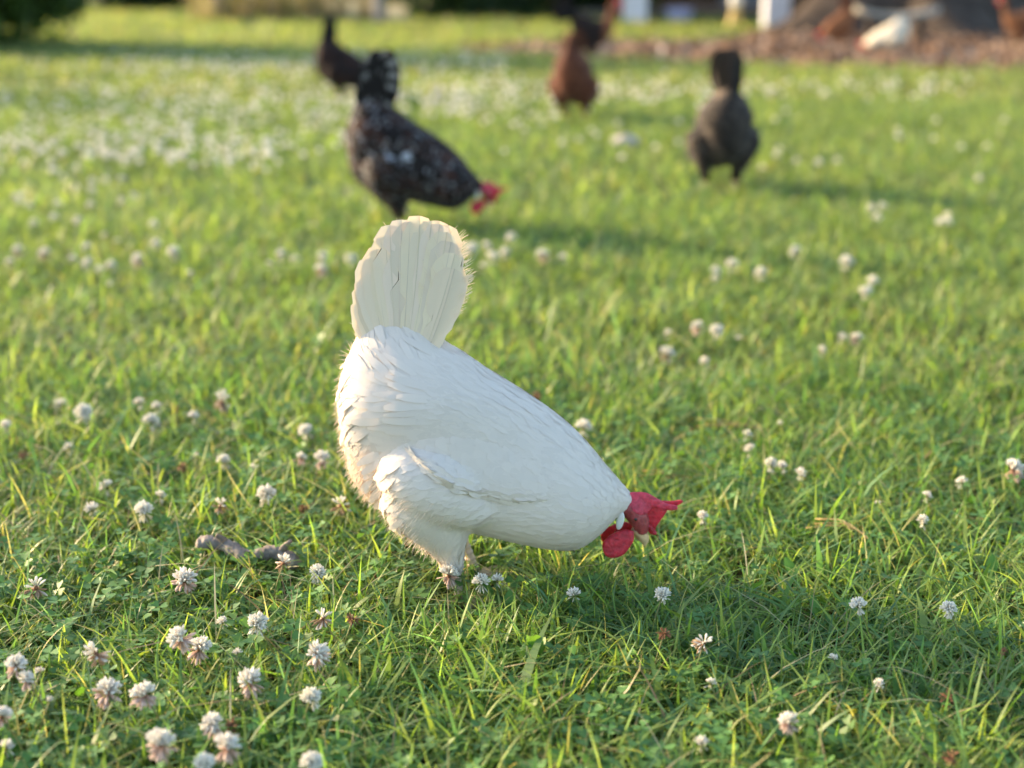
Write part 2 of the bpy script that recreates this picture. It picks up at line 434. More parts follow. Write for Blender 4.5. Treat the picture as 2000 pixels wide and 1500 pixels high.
# tall pale grass and reeds at the back
def tall_grass():
    a = Acc(); n = 2200
    px = rng.uniform(390, 760, n); d = rng.uniform(17.2, 23, n)
    x = (px - 1000) / FPX * d
    P = np.stack([x, d], 1); P = P[~inpoly(P, PATH)]; n = len(P)
    g = np.array([[.17, .14, .10], [.22, .17, .14], [.09, .11, .05]])[rng.integers(0, 3, n)] * rng.lognormal(0, .2, (n, 1))
    a.add(*blades(np.hstack([P, np.zeros((n, 1))]), rng.uniform(.25, .8, n), np.full(n, .02), rng.uniform(0, 6.28, n), np.abs(rng.normal(.1, .12, n)), np.abs(rng.normal(.1, .15, n)), 3, g * .8, g))
    o = obj('tall_grass', a.mesh('tall_grass', M_GRASS)); tag(o, 'tall pale dry grass beyond the end of the lawn', 'grass', kind='stuff')
tall_grass()
def post(px, py, wpx, col, label, h=1.5):
    p = at(px, py); wd_ = wpx / pxper_m(p)
    a = Acc(); th = np.linspace(0, 2 * math.pi, 10, endpoint=False)
    R = []
    for z, r in ((0, 1.06), (.1, 1.0), (h * .5, .97), (h - .03, .95), (h, .8)):
        k = 1 + .04 * np.sin(3 * th + z)
        R.append(np.stack([np.cos(th) * wd_ / 2 * r * k, np.sin(th) * wd_ / 2 * r * k, np.full(10, z)], 1))
    V, F = loft(R); a.add(V, F, col)
    o = obj('fence_post', a.mesh('fence_post', M_WOOD)); o.location = p; tag(o, label, 'post', 'wooden posts behind the lawn')
post(428, 42, 24, (.46, .36, .24), 'pale tan wooden post at the back of the lawn')
post(740, 48, 22, (.25, .23, .22), 'weathered grey post right of the dirt path')
post(513, 30, 18, (.36, .26, .17), 'thin brown post between the tan and grey posts')
post(143, 34, 12, (.35, .33, .33), 'thin grey post beside the far left shrub')
# ------------------------------------------------------------------ house
def house():
    root = empty('house', (2.6, 20.5, 0)); tag(root, 'dark brown house with white porch posts behind the mulch bed', 'house')
    a = Acc(); x0 = -1.35
    for k in range(16):
        box(a, (1.7, .02 * (k % 2) * .2, .1 + k * .2), (7.0, .12, .196), np.array([.045, .028, .02]) * (1 + .1 * math.sin(k * 3)))
    obj('wall', a.mesh('wall', M_PAINT, False), root)
    a = Acc(); box(a, (.55, -.10, 1.05), (.75, .06, 2.1), (.16, .18, .21))
    for zz in (.55, 1.5): box(a, (.55, -.135, zz), (.5, .02, .7), (.14, .16, .19))
    d = obj('door', a.mesh('door', M_PAINT, False), root)
    a = Acc(); V, F = tube([(.85, -.18, 1.0), (.85, -.18, 1.1)], .015, 8); a.add(V, F, (.5, .45, .3)); obj('handle', a.mesh('handle', M_HORN), d)
    a = Acc(); box(a, (1.7, -1.7, 3.2), (7.6, 4.2, .15), (.2, .19, .18)); obj('roof', a.mesh('roof', M_PAINT, False), root)
    a = Acc(); box(a, (1.7, -1.0, .05), (7.0, 1.7, .10), (.12, .10, .09)); obj('porch_floor', a.mesh('porch_floor', M_PAINT, False), root)
    for px, py in ((1240, 46), (1514, 56)):
        p = at(px, py) - np.array([2.6, 20.5, 0]); a = Acc()
        box(a, (p[0], p[1], 1.56), (.25, .25, 3.1), (.60, .62, .68)); box(a, (p[0], p[1], 3.02), (.30, .30, .12), (.60, .62, .68))
        obj('porch_post', a.mesh('porch_post', M_PAINT, False), root)
house()
# ------------------------------------------------------------------ big tree
def big_tree():
    base = at(1765, 62); root = empty('tree', base, 0, 1.42); tag(root, 'massive dark tree trunk with flaring roots in the mulch bed', 'tree')
    a = Acc(); m = 48; th = np.linspace(0, 2 * math.pi, m, endpoint=False); R = []
    for z in np.concatenate([np.linspace(0, .5, 8), np.linspace(.7, 4, 8)]):
        r = .48 + .42 * math.exp(-z / .22) + .1 * math.exp(-z / 1.2)
        lob = 1 + (.05 + .22 * math.exp(-z / .3)) * np.cos(5 * th + .6) + .05 * np.sin(11 * th + z * 2)
        R.append(np.stack([np.cos(th) * r * lob, np.sin(th) * r * lob, np.full(m, z - .02)], 1))
    V, F = loft(R); a.add(V, F, (.058, .046, .038))
    tr = obj('trunk', a.mesh('trunk', M_BARK), root)
    b = Acc(); ends = []
    for k in range(6):
        an = k * 1.05 + .3; e = (math.cos(an) * 2.6, math.sin(an) * 2.6, 5.6 + .5 * math.sin(k * 2))
        V, F = tube(catmull([(0, 0, 3.2), (math.cos(an) * .9, math.sin(an) * .9, 4.4), e], 8), np.linspace(.25, .06, 8), 8); b.add(V, F, (.085, .07, .062)); ends.append(e)
    obj('limb', b.mesh('limb', M_BARK), root)
    c = Acc()
    for k, e in enumerate(ends): leaf_cloud(c, e, (1.6, 1.6, 1.1), 1600, .11, (.05, .09, .02), 7, 70 + k)
    obj('crown', c.mesh('crown', M_LEAF, False), root)
big_tree()
# wood chips scattered over the mulch
def chips():
    a = Acc(); n = 9000
    lo, hi = MULCH.min(0), MULCH.max(0); hi[0] = min(hi[0], 9); hi[1] = min(hi[1], 18)
    P = rng.uniform(lo, hi, (n * 4, 2)); P = P[inpoly(P, MULCH)][:n]
    n = len(P); an = rng.uniform(0, 6.28, n); L = rng.uniform(.015, .05, n); W = rng.uniform(.008, .02, n); T = rng.normal(0, .5, n)
    A = np.stack([np.cos(an), np.sin(an), T], 1) * L[:, None]; B = np.stack([-np.sin(an), np.cos(an), rng.normal(0, .4, n)], 1) * W[:, None]
    c = np.hstack([P, np.full((n, 1), .016) + rng.uniform(0, .03, (n, 1))])
    V = np.stack([c - A - B, c + A - B, c + A + B, c - A + B], 1).reshape(-1, 3)
    g = np.array([[.32, .195, .12], [.21, .135, .09], [.42, .30, .21], [.14, .095, .07]])[rng.integers(0, 4, n)] * rng.lognormal(0, .2, (n, 1))
    a.add(V, np.arange(4 * n).reshape(n, 4), np.repeat(g, 4, 0))
    o = obj('wood_chips', a.mesh('wood_chips', M_WOOD, False)); tag(o, 'reddish brown wood chips covering the mulch bed', 'mulch', kind='stuff')
chips()

# ------------------------------------------------------------------ hens
FOOT = at(893, 1160)
YH = FOOT[1]
PXM = pxper_m(inplane(900, 800, YH))
def hp(px, py):
    p = inplane(px, py, YH)
    return np.array([p[0] - FOOT[0], p[2]])
def body_loft(st, n=40, m=36, pw=.92):
    B = catmull([s[0] for s in st], n); T = catmull([s[1] for s in st], n); W = catmull([[s[2]] for s in st], n)[:, 0]
    th = np.linspace(0, 2 * math.pi, m, endpoint=False)
    cs = np.sign(np.cos(th)) * np.abs(np.cos(th)) ** pw; sn = np.sin(th)
    R = []
    for b, t, w_ in zip(B, T, W):
        c = (b + t) / 2; a = (t - b) / 2
        R.append(np.stack([c[0] + a[0] * sn, w_ * cs, c[1] + a[1] * sn], 1))
    return loft(R)
def limb_loft(path, rad, y, m=20, flat=1.0, yend=None):
    P = catmull(path, 14); r = catmull([[q] for q in rad], 14)[:, 0]
    ys = np.linspace(y, y if yend is None else yend, 14)
    return tube(np.stack([P[:, 0], ys, P[:, 1]], 1), r, m, flat)
def remesh(parts, voxel, smooth=6):
    a = Acc()
    for V, F in parts: a.add(V, F)
    me = a.mesh('hull', None)
    bm = bmesh.new(); bm.from_mesh(me); bmesh.ops.recalc_face_normals(bm, faces=bm.faces); bm.to_mesh(me); bm.free()
    o = obj('hull', me)
    md = o.modifiers.new('r', 'REMESH'); md.mode = 'VOXEL'; md.voxel_size = voxel
    ms = o.modifiers.new('s', 'SMOOTH'); ms.factor = .5; ms.iterations = smooth
    dg = bpy.context.evaluated_depsgraph_get(); dg.update()
    ev = o.evaluated_get(dg); e = ev.to_mesh()
    V = np.empty(len(e.vertices) * 3, np.float32); e.vertices.foreach_get('co', V); V = V.reshape(-1, 3).astype(float)
    F = np.array([list(p.vertices) if len(p.vertices) == 4 else list(p.vertices)[:3] + [p.vertices[2]] for p in e.polygons])
    ev.to_mesh_clear(); bpy.data.objects.remove(o); bpy.data.meshes.remove(me)
    return V, F
def bvh_of(V, F): return BVHTree.FromPolygons([tuple(v) for v in V], [tuple(f) for f in F])
def sample(V, F, n, R, mind):
    A = V[F[:, 0]]; B = V[F[:, 1]]; C = V[F[:, 2]]; D = V[F[:, 3]]
    ar = np.linalg.norm(np.cross(C - A, D - B), axis=1)
    k = R.choice(len(F), n * 5, p=ar / ar.sum())
    u, v = R.random((2, n * 5, 1))
    P = (A[k] * (1 - u) + B[k] * u) * (1 - v) + (D[k] * (1 - u) + C[k] * u) * v
    Nn = np.cross(C - A, D - B)[k]; Nn /= np.linalg.norm(Nn, axis=1)[:, None] + 1e-12
    cell = {}; keep = []
    for i in range(len(P)):
        key = tuple((P[i] / mind).astype(int)); ok = True
        for dx in (-1, 0, 1):
            for dy in (-1, 0, 1):
                for dz in (-1, 0, 1):
                    for j in cell.get((key[0] + dx, key[1] + dy, key[2] + dz), ()):
                        if ((P[i] - P[j]) ** 2).sum() < mind * mind: ok = False; break
                    if not ok: break
                if not ok: break
            if not ok: break
        if ok:
            cell.setdefault(key, []).append(i); keep.append(i)
            if len(keep) >= n: break
    return P[keep], Nn[keep]
class Flow:
    def __init__(s, ctrl): s.p = np.array([c[0] for c in ctrl]); s.d = np.array([c[1] for c in ctrl])
    def __call__(s, P):
        q = P[:, [0, 2]]
        w_ = 1 / (((q[:, None] - s.p[None]) ** 2).sum(-1) + 2e-4) ** 1.5
        d = (w_[..., None] * s.d[None]).sum(1)
        d /= np.linalg.norm(d, axis=1)[:, None] + 1e-9
        return np.stack([d[:, 0], np.zeros(len(d)), d[:, 1]], 1)
def feathers(acc, bvh, P, D, L, W, lift, free, R, colf, prof=(.5, .85, 1.0, .9, .42), cup=.0):
    rows = len(prof)
    T = np.linspace(0, 1, rows)
    for i in range(len(P)):
        p0 = Vector(P[i]); d = Vector(D[i]); Li, Wi = L[i], W[i]; V = []; prev = None
        d = (d + Vector((R.normal(0, .10), R.normal(0, .10), R.normal(0, .10)))).normalized()
        p = p0.copy()
        for r in range(rows):
            loc, n, _, _ = bvh.find_nearest(p)
            if r == 0: n0 = n
            q = loc.lerp(p, free[i]) + n * (lift[i] * (T[r] ** 1.3) + .0004)
            s = n.cross(d)
            if s.length < 1e-6: s = Vector((0, 1, 0))
            s.normalize(); hw = s * (Wi * .5 * prof[r])
            e = n * (cup * Wi * T[r])
            V += [q - hw - e, q, q + hw - e]
            d2 = d - n * d.dot(n) * (1 - free[i])
            if d2.length > 1e-5: d = d2.normalized()
            p = (loc.lerp(p, free[i])) + d * (Li / (rows - 1))
        F = []
        for r in range(rows - 1):
            b = 3 * r
            F += [[b, b + 1, b + 4, b + 3], [b + 1, b + 2, b + 5, b + 4]]
        acc.add([tuple(v) for v in V], F, np.repeat(colf(i, T), 3, axis=0))
def strands(acc, P, N, D, L, wd, R, col, out=.45, curl=.35, sag=0.0, jit=.14, sink=.003, var=.05):
    n = len(P); rows = 4; t = np.linspace(0, 1, rows)
    out = np.broadcast_to(np.asarray(out, float), (n,))[:, None]
    J = R.normal(0, jit, (n, 3)); K = R.normal(0, curl, (n, 3)); K[:, 2] -= sag
    d = D + N * out + J; d /= np.linalg.norm(d, axis=1)[:, None]
    Q = P[:, None] - N[:, None] * sink + (d[:, None] * t[None, :, None] + K[:, None] * (t ** 2)[None, :, None] * .5) * L[:, None, None]
    s = np.cross(d, R.normal(0, 1, (n, 3))); s /= np.linalg.norm(s, axis=1)[:, None] + 1e-9
    hw = (wd[:, None] * (1 - .8 * t)[None])[..., None] * s[:, None] * .5
    V = np.stack([Q - hw, Q + hw], 2).reshape(-1, 3)
    f = np.array([[2 * i, 2 * i + 1, 2 * i + 3, 2 * i + 2] for i in range(rows - 1)])
    F = (np.arange(n)[:, None, None] * 2 * rows + f[None]).reshape(-1, 4)
    C = np.array(col)[None] * R.uniform(1 - var, 1 + var * .6, (n, 1))
    acc.add(V, F, np.repeat(C, 2 * rows, axis=0))
def pillow(outline, thick, yc, n=64, bulge=1.0):
    """closed puffed sheet from an outline in (x,z); yc(x,z) is its depth"""
    O = np.asarray(outline, float); O = catmull(np.vstack([O, O[:1]]), n + 1)[:-1]
    c = O.mean(0); sc_ = [1.0, .96, .85, .65, .4, .15]
    prof = [.25, .55, .8, .95, 1, 1]
    V = []
    for sgn in (-1, 1):
        for s, b in zip(sc_, prof):
            Q = c + (O - c) * s
            y = np.array([yc(x, z) for x, z in Q]) + sgn * thick * .5 * (b * bulge)
            V.append(np.stack([Q[:, 0], y, Q[:, 1]], 1))
    k = len(sc_); R = V[:k][::-1] + V[k:]
    return loft(R)
def xf(V, T):
    return V if T is None else T(np.asarray(V, float))

# outline of the pecking hen, read in the plane of its body: (lower point, upper point, half width in m)
ST_PX = [((724, 612), (844, 616), .010), ((712, 640), (852, 645), .022), ((692, 672), (866, 668), .040), ((668, 735), (905, 692), .060), ((663, 800), (962, 732), .077), ((674, 872), (1030, 772), .078),
         ((700, 945), (1085, 810), .078), ((790, 1000), (1128, 846), .080), ((930, 1030), (1160, 882), .079), ((1040, 1055), (1188, 916), .073),
         ((1115, 1064), (1206, 936), .057), ((1166, 1038), (1217, 948), .037), ((1188, 1018), (1228, 959), .0245), ((1204, 1005), (1237, 969), .016), ((1218, 1000), (1244, 978), .009)]
PECK = dict(
    st=[(hp(*b), hp(*t), w_) for b, t, w_ in ST_PX],
    thigh=([hp(815, 885), hp(838, 945), hp(868, 1010), hp(882, 1055), hp(889, 1095)], [.040, .052, .034, .0165, .008]),
    flank=([hp(752, 878), hp(795, 888), hp(860, 918), hp(920, 948), hp(990, 965)], [.016, .042, .049, .036, .010]), flank_y=.056,
    thigh_y=.056, leg_y=.045,
    shank=([hp(886, 1075), hp(893, 1105), hp(906, 1150)], [hp(898, 1070), hp(912, 1105), hp(930, 1150)]),
    tail_root=hp(782, 672),
    tips=list(catmull([hp(*p) for p in [(722, 606), (717, 556), (722, 508), (738, 470), (766, 442), (800, 429), (836, 424), (866, 436), (884, 468), (888, 520)]], 17)),
    flow=[(hp(x, y), (dx, -dy)) for x, y, dx, dy in [
        (1225, 975, -.85, -.35), (1180, 930, -.8, -.55), (1190, 1020, -1, -.1), (1130, 1040, -1, -.05), (1000, 1030, -1, -.12), (1000, 870, -1, -.25), (900, 850, -1, -.1),
        (1080, 810, -.8, -.5), (950, 740, -.85, -.45), (880, 700, -.9, -.35), (800, 760, -1, .15), (780, 690, -.35, -.9), (715, 670, -.25, -.95), (845, 665, -.1, -1),
        (690, 740, -.6, .5), (680, 820, -.6, .8), (700, 920, -.5, .85), (780, 1000, -.6, .8), (800, 880, -.85, .5), (850, 960, -.7, .7), (880, 1060, .1, 1), (930, 980, -.85, .45)]],
    wing=[(1175, 912, 8), (1145, 900, 40), (1085, 885, 64), (1010, 872, 76), (940, 856, 72), (880, 840, 56), (830, 828, 34), (785, 822, 8)],
    head=None)
def stand_pose():
    st = [((-.175, .30), (-.12, .375), .024), ((-.16, .25), (-.085, .355), .045), ((-.135, .195), (-.03, .335), .066), ((-.09, .15), (.02, .325), .082), ((-.02, .13), (.06, .325), .088),
          ((.06, .145), (.085, .335), .078), ((.115, .20), (.10, .37), .055), ((.14, .28), (.105, .405), .036), ((.15, .345), (.11, .435), .026), ((.162, .395), (.12, .46), .020), ((.168, .425), (.13, .468), .015)]
    st = [(np.array(a), np.array(b), c) for a, b, c in st]
    o = hp(1228, 992); ang = 1.05
    def head(V):
        V = V.copy(); q = V[:, [0, 2]] - o; c, s = math.cos(ang), math.sin(ang)
        V[:, 0] = q[:, 0] * c - q[:, 1] * s + .152; V[:, 2] = q[:, 0] * s + q[:, 1] * c + .436
        return V
    A = np.array
    return dict(st=st, thigh=([A((-.035, .20)), A((-.03, .15)), A((-.01, .11)), A((-.015, .075))], [.06, .05, .026, .012]), thigh_y=.055, leg_y=.045,
                shank=([A((-.012, .10)), A((-.02, .06)), A((0, .004))], [A((-.005, .10)), A((-.01, .06)), A((.015, .004))]), tail_root=A((-.13, .345)),
                tips=[A(p) for p in [(-.30, .33), (-.315, .37), (-.32, .41), (-.30, .45), (-.27, .475), (-.23, .485)]],
                flow=[(A(p), d) for p, d in [((.15, .43), (-.3, -1)), ((.12, .33), (-.4, -1)), ((.1, .2), (-.5, -.8)), ((0, .3), (-1, -.1)), ((0, .2), (-1, -.2)), ((-.1, .33), (-1, .3)), ((-.13, .22), (-.7, -.7)), ((-.02, .12), (0, -1))]],
                wing=None, wing_m=[((.085, .26), .015), ((.06, .255), .04), ((.0, .255), .05), ((-.06, .265), .042), ((-.12, .275), .022), ((-.155, .285), .006)], head=head)
STAND = stand_pose()
HULL = {}
def tail_feather(acc, root, tip, y0, y1, wd, col, R, bow=.06, barbs=0, spot=None, twist=0.0):
    """one broad rounded feather with a raised shaft, root/tip in (x,z)"""
    rows = 13; t = np.linspace(0, 1, rows); ax = tip - root; Ln = np.linalg.norm(ax); ax = ax / Ln; nx = np.array([-ax[1], ax[0]])
    mid = (root + tip) / 2 + nx * bow * Ln
    Q = np.outer((1 - t) ** 2, root) + np.outer(2 * t * (1 - t), mid) + np.outer(t ** 2, tip)
    wt = np.interp(t, [0, .25, .6, .85, .93, .98, 1], [.30, .58, .96, 1, .92, .78, .50]) * wd
    y = y0 + (y1 - y0) * t ** 1.3
    us = np.array([-1, -.55, -.06, 0, .06, .55, 1.0]); V = []; C = []
    notch = {int(R.integers(5, rows - 1)): float(R.choice([-1, 1]))} if R.random() < .75 and barbs else {}
    for r in range(rows):
        for u0 in us:
            u = u0 * .5 if (r in notch and u0 * notch[r] > .9) else u0
            ct, st_ = math.cos(twist * t[r]), math.sin(twist * t[r])
            e = Q[r] + nx * u * wt[r] * .5 * ct - ax * (abs(u) ** 1.5) * wt[r] * .10
            dz = -.0007 * (abs(u) < .03) + .0004 * u * (wt[r] / .03)
            jitter = R.normal(0, .0009) if abs(u) > .9 else 0
            V.append((e[0] + nx[0] * jitter, y[r] + dz + u * wt[r] * .5 * st_, e[1] + nx[1] * jitter))
            c = np.array(col) * (1.0 if abs(u) > .03 else .84)
            if spot is not None and abs(u0) < .6 and (t[r] > .86 or int(t[r] * 12 + spot[0] * 40 + len(V) * 0) % 5 == 0): c = np.array(spot)
            C.append(c)
    m = len(us); F = [[r * m + k, r * m + k + 1, (r + 1) * m + k + 1, (r + 1) * m + k] for r in range(rows - 1) for k in range(m - 1)]
    acc.add(V, F, np.array(C))
    for b in range(barbs):                                  # loose barbs along the open edge
        tt = R.uniform(.45, .98); sgn = -1 if R.random() < .85 else 1
        q = np.array([np.interp(tt, t, Q[:, 0]), np.interp(tt, t, Q[:, 1])]); ww = np.interp(tt, t, wt)
        s = q + nx * sgn * ww * .40; e = q + nx * sgn * ww * R.uniform(.54, .64) + ax * R.uniform(.006, .011)
        yy = float(np.interp(tt, t, y)) + R.normal(0, .001)
        hw = ax * .0006
        acc.add([(s[0] - hw[0], yy, s[1] - hw[1]), (s[0] + hw[0], yy, s[1] + hw[1]), (e[0] + hw[0] * .4, yy, e[1] + hw[1] * .4), (e[0] - hw[0] * .4, yy, e[1] - hw[1] * .4)], [[0, 1, 2, 3]], col)

def hen(label, loc, rz, pose, pal, detail=1.0, scale=1.0, key='peck', seed=1, tailw=.043, name='hen', group=None, fan=1.0, tent=.004, twist=0.0, tlen=1.0):
    R = np.random.default_rng(seed)
    root = empty(name, loc, rz, scale); tag(root, label, 'hen', group)
    vox = .0032 if detail > .8 else .006
    hk = (key, vox)
    if hk not in HULL:
        parts = [body_loft(pose['st'])]
        for s in (-1, 1):
            parts.append(limb_loft(*pose['thigh'], s * pose['thigh_y'], 24, .8, s * pose['leg_y']))
            if 'flank' in pose: parts.append(limb_loft(*pose['flank'], s * pose['flank_y'], 24, .95, s * (pose['flank_y'] + .004)))
        V, F = remesh(parts, vox)
        HULL[hk] = (V, F, bvh_of(V, F))
    V, F, bvh = HULL[hk]
    col = np.array(pal['body'])
    colA = pal.get('colf')
    # body: smooth hull, contour feathers and down in ONE mesh
    acc = Acc(); base = pal.get('hull', pal['body'])
    acc.add(V, F, np.tile(base, (len(V), 1)) if not callable(base) else base(V))
    nf = int(3000 * detail) if detail > .8 else int(1500 * detail + 500)
    P, N = sample(V, F, nf, R, .0066 if detail > .8 else .0105)
    flow = Flow(pose['flow']); D = flow(P); D = D - N * (D * N).sum(1)[:, None]; D /= np.linalg.norm(D, axis=1)[:, None] + 1e-9
    big = 1.0 if detail > .8 else 1.5
    L = R.uniform(.022, .034, len(P)) * big; W = R.uniform(.014, .020, len(P)) * big
    if key == 'peck':
        hx = hp(1190, 0)[0]; small = np.clip((P[:, 0] - hp(1120, 900)[0]) / (hx - hp(1120, 900)[0]), 0, 1)
        L *= 1 - .55 * small; W *= 1 - .6 * small
    rough_ = vnoise(P[:, [0, 2]] + P[:, [1, 1]], 55.0, 4.0)
    if key == 'peck':
        rear = np.clip((hp(860, 800)[0] - P[:, 0]) / .10, 0, 1)
    else:
        rear = np.clip((-.08 - P[:, 0]) / .08, 0, 1)
    lift = (.0002 + .0006 * rear + .0006 * rough_ * (rear > 0)) * R.uniform(.5, 1.5, len(P)); free = .01 + .16 * rear * R.random(len(P))
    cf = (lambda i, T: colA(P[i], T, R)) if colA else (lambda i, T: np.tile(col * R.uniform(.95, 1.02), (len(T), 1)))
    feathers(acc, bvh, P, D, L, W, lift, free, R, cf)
    # down on the rear, the thighs and the belly
    ns = int(16000 * detail) if detail > .8 else 1800
    P2, N2 = sample(V, F, ns, R, .0022 if detail > .8 else .006)
    if key == 'peck':
        zlim = hp(700, 820)[1]; wgt = np.clip((zlim - P2[:, 2]) / .05, 0, 1) * np.clip((hp(960, 0)[0] - P2[:, 0]) / .06, 0, 1) + .8 * np.clip((hp(740, 700)[0] - P2[:, 0]) / .04, 0, 1)
    else:
        wgt = np.clip((.20 - P2[:, 2]) / .05, 0, 1) + np.clip((-.12 - P2[:, 0]) / .05, 0, 1)
    k = R.random(len(P2)) < wgt
    P2, N2 = P2[k], N2[k]
    if len(P2):
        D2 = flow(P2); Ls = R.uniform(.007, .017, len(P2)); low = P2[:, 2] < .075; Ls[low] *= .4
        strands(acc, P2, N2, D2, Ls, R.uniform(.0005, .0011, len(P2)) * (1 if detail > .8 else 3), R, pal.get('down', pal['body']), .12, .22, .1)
    if detail > .8:                                        # fine barbs lying flat over the whole body
        P3, N3 = sample(V, F, 26000, R, .0012); D3 = flow(P3); D3 -= N3 * (D3 * N3).sum(1)[:, None]; D3 /= np.linalg.norm(D3, axis=1)[:, None] + 1e-9
        near = np.clip((P3[:, 0] - hp(1150, 0)[0]) / .05, 0, 1)
        strands(acc, P3, N3, D3, R.uniform(.006, .011, len(P3)) * (1 - .5 * near), R.uniform(.0004, .0008, len(P3)), R, pal['body'], .035, .04, .0, .06, .0003, .03)
    if key == 'peck' and detail > .8:                       # long loose saddle plumes over the wing tip and the thigh edge
        for (x0, z0, x1, z1, n_, L0, L1, lf, f0, f1) in ((690, 710, 860, 805, 80, .034, .055, .004, .1, .5), (735, 850, 800, 990, 90, .022, .036, .006, .1, .5), (712, 618, 850, 668, 150, .026, .046, .0012, .25, .55), (692, 655, 866, 705, 110, .03, .05, .0018, .15, .4)):
            a0, a1 = hp(x0, z0), hp(x1, z1); q = np.stack([R.uniform(a0[0], a1[0], n_), R.uniform(a1[1], a0[1], n_)], 1)
            Pp = []
            for q_ in q:
                sg = -1 if R.random() < .6 else 1; hit = bvh.ray_cast(Vector((q_[0], sg * .3, q_[1])), Vector((0, -sg, 0)))
                if hit[0] is not None: Pp.append(hit[0])
            Pp = np.array(Pp); n_ = len(Pp)
            feathers(acc, bvh, Pp, flow(Pp), R.uniform(L0, L1, n_), R.uniform(.006, .011, n_), R.uniform(.4, 1.2, n_) * lf, R.uniform(f0, f1, n_), R, lambda i, T: np.tile(col * R.uniform(.97, 1.02), (len(T), 1)))
    body = obj('body', acc.mesh('body', M_FEATHER), root)
    # wings
    st = [(hp(x, y), h / PXM) for x, y, h in pose['wing']] if pose.get('wing') else [(np.array(c), h) for c, h in pose['wing_m']]
    C = catmull([s[0] for s in st], 36); H = catmull([[s[1]] for s in st], 36)[:, 0]
    for sgn in (-1, 1):
        wa = Acc(); nu, nv = 36, 18; G = np.zeros((nu, nv, 3))
        Tn = np.gradient(C, axis=0); Tn /= np.linalg.norm(Tn, axis=1)[:, None]
        for i in range(nu):
            nx = np.array([-Tn[i][1], Tn[i][0]])
            for j in range(nv):
                v = j / (nv - 1) * 2 - 1
                for kk in (1, .92, .84, .76, .68, .6, .5, .4):
                    q = C[i] + nx * v * kk * H[i]
                    hit = bvh.ray_cast(Vector((q[0], sgn * .3, q[1])), Vector((0, -sgn, 0)))
                    if hit[0] is not None and sgn * hit[1].y > .42: break
                if hit[0] is None: hit = bvh.find_nearest(Vector((q[0], sgn * .08, q[1])))
                u = i / (nu - 1)
                low = (.5 + .5 * v) * (1 - abs(v) ** 9) if v > 0 else .5 * (1 + v) ** 1.3 * (1 - .3 * v)
                uq = min(1, max(0, u - .08) / .55); th = .014 * low * uq * uq * (3 - 2 * uq) * min(1, (1 - u) * 4) - .0040
                p = hit[0] + hit[1] * th
                G[i, j] = p
        Vw = G.reshape(-1, 3); i, j = np.meshgrid(np.arange(nu - 1), np.arange(nv - 1), indexing='ij')
        Fw = np.stack([i * nv + j, (i + 1) * nv + j, (i + 1) * nv + j + 1, i * nv + j + 1], -1).reshape(-1, 4)
        if sgn > 0: Fw = Fw[:, ::-1]
        wc = np.array(pal.get('wing', pal['body']))
        wa.add(Vw, Fw, wc)
        wb = bvh_of(Vw, Fw)
        Pw, Nw = sample(Vw, Fw, int(1500 * detail) if detail > .8 else 260, R, .0055 if detail > .8 else .012)
        Dw = np.zeros_like(Pw); tdir = C[-1] - C[0]; tdir /= np.linalg.norm(tdir); Dw[:, 0] = tdir[0]; Dw[:, 2] = tdir[1]
        uu = np.clip((Pw[:, 0] - C[0][0]) / (C[-1][0] - C[0][0]), 0, 1)
        Lw = (.014 + .030 * uu) * R.uniform(.85, 1.1, len(Pw)) * big; Ww = (.011 + .006 * uu) * big * np.ones(len(Pw))
        wf = pal.get('wingf')
        cfw = (lambda i, T: wf(Pw[i], T, R)) if wf else (lambda i, T: np.tile(wc * R.uniform(.97, 1.02), (len(T), 1)))
        feathers(wa, wb, Pw, Dw, Lw, Ww, (.0005 + .0011 * uu) * R.uniform(.5, 1.4, len(Pw)), np.full(len(Pw), .05), R, cfw)
        if detail > .8:
            P3, N3 = sample(Vw, Fw, 5000, R, .0012); N3[N3[:, 1] * sgn < 0] *= -1; D3 = np.tile([tdir[0], 0, tdir[1]], (len(P3), 1)); D3 = D3 - N3 * (D3 * N3).sum(1)[:, None]
            strands(wa, P3, N3, D3, R.uniform(.008, .015, len(P3)), R.uniform(.0004, .0008, len(P3)), R, wc, .03, .04, 0, .05, .0003, .03)
        obj('wing', wa.mesh('wing', M_FEATHER), root)
    # tail: two sides of a tent shaped fan
    ta = Acc(); tr = pose['tail_root']; tips = pose['tips']; nt_ = len(tips)
    tc = np.array(pal.get('tail', pal['body']))
    for sgn in (-1, 1):
        for k, tp in enumerate(tips):
            f = k / (nt_ - 1)
            tp2 = tr + (tp - tr) * tlen * ((1.0 if sgn < 0 else .975) + R.normal(0, .015)) + R.normal(0, .0022, 2)
            if fan != 1.0:
                mid = tips[nt_ // 2]; tp2 = mid + (tp2 - mid) * np.array([fan, 1.0])
            spot_ = pal.get('tailspot') if R.random() < .5 else None
            rt = tr + np.array([.030 * (f - .5) * 2, -.012])
            yb = sgn * (.014 + .006 * f + tent * .5); yt = sgn * (.010 + tent * .6 + (.008 + tent * .5) * f + .0004 * R.random())
            tail_feather(ta, rt, tp2, yb, yt, tailw * (.85 if k in (0,) else 1), tc * R.uniform(.86, 1.02) * np.array([1, R.uniform(.975, 1.01), R.uniform(.92, 1.03)]), R, (.5 - f) * .14 + R.normal(0, .012), barbs=(34 if (detail > .8 and k >= nt_ - 4) else 6 if detail > .8 else 0), spot=spot_, twist=-sgn * twist)
    obj('tail', ta.mesh('tail', M_TAIL if detail > .8 else M_FEATHER), root)
    # legs
    lc = np.array(pal.get('leg', (.55, .40, .26)))
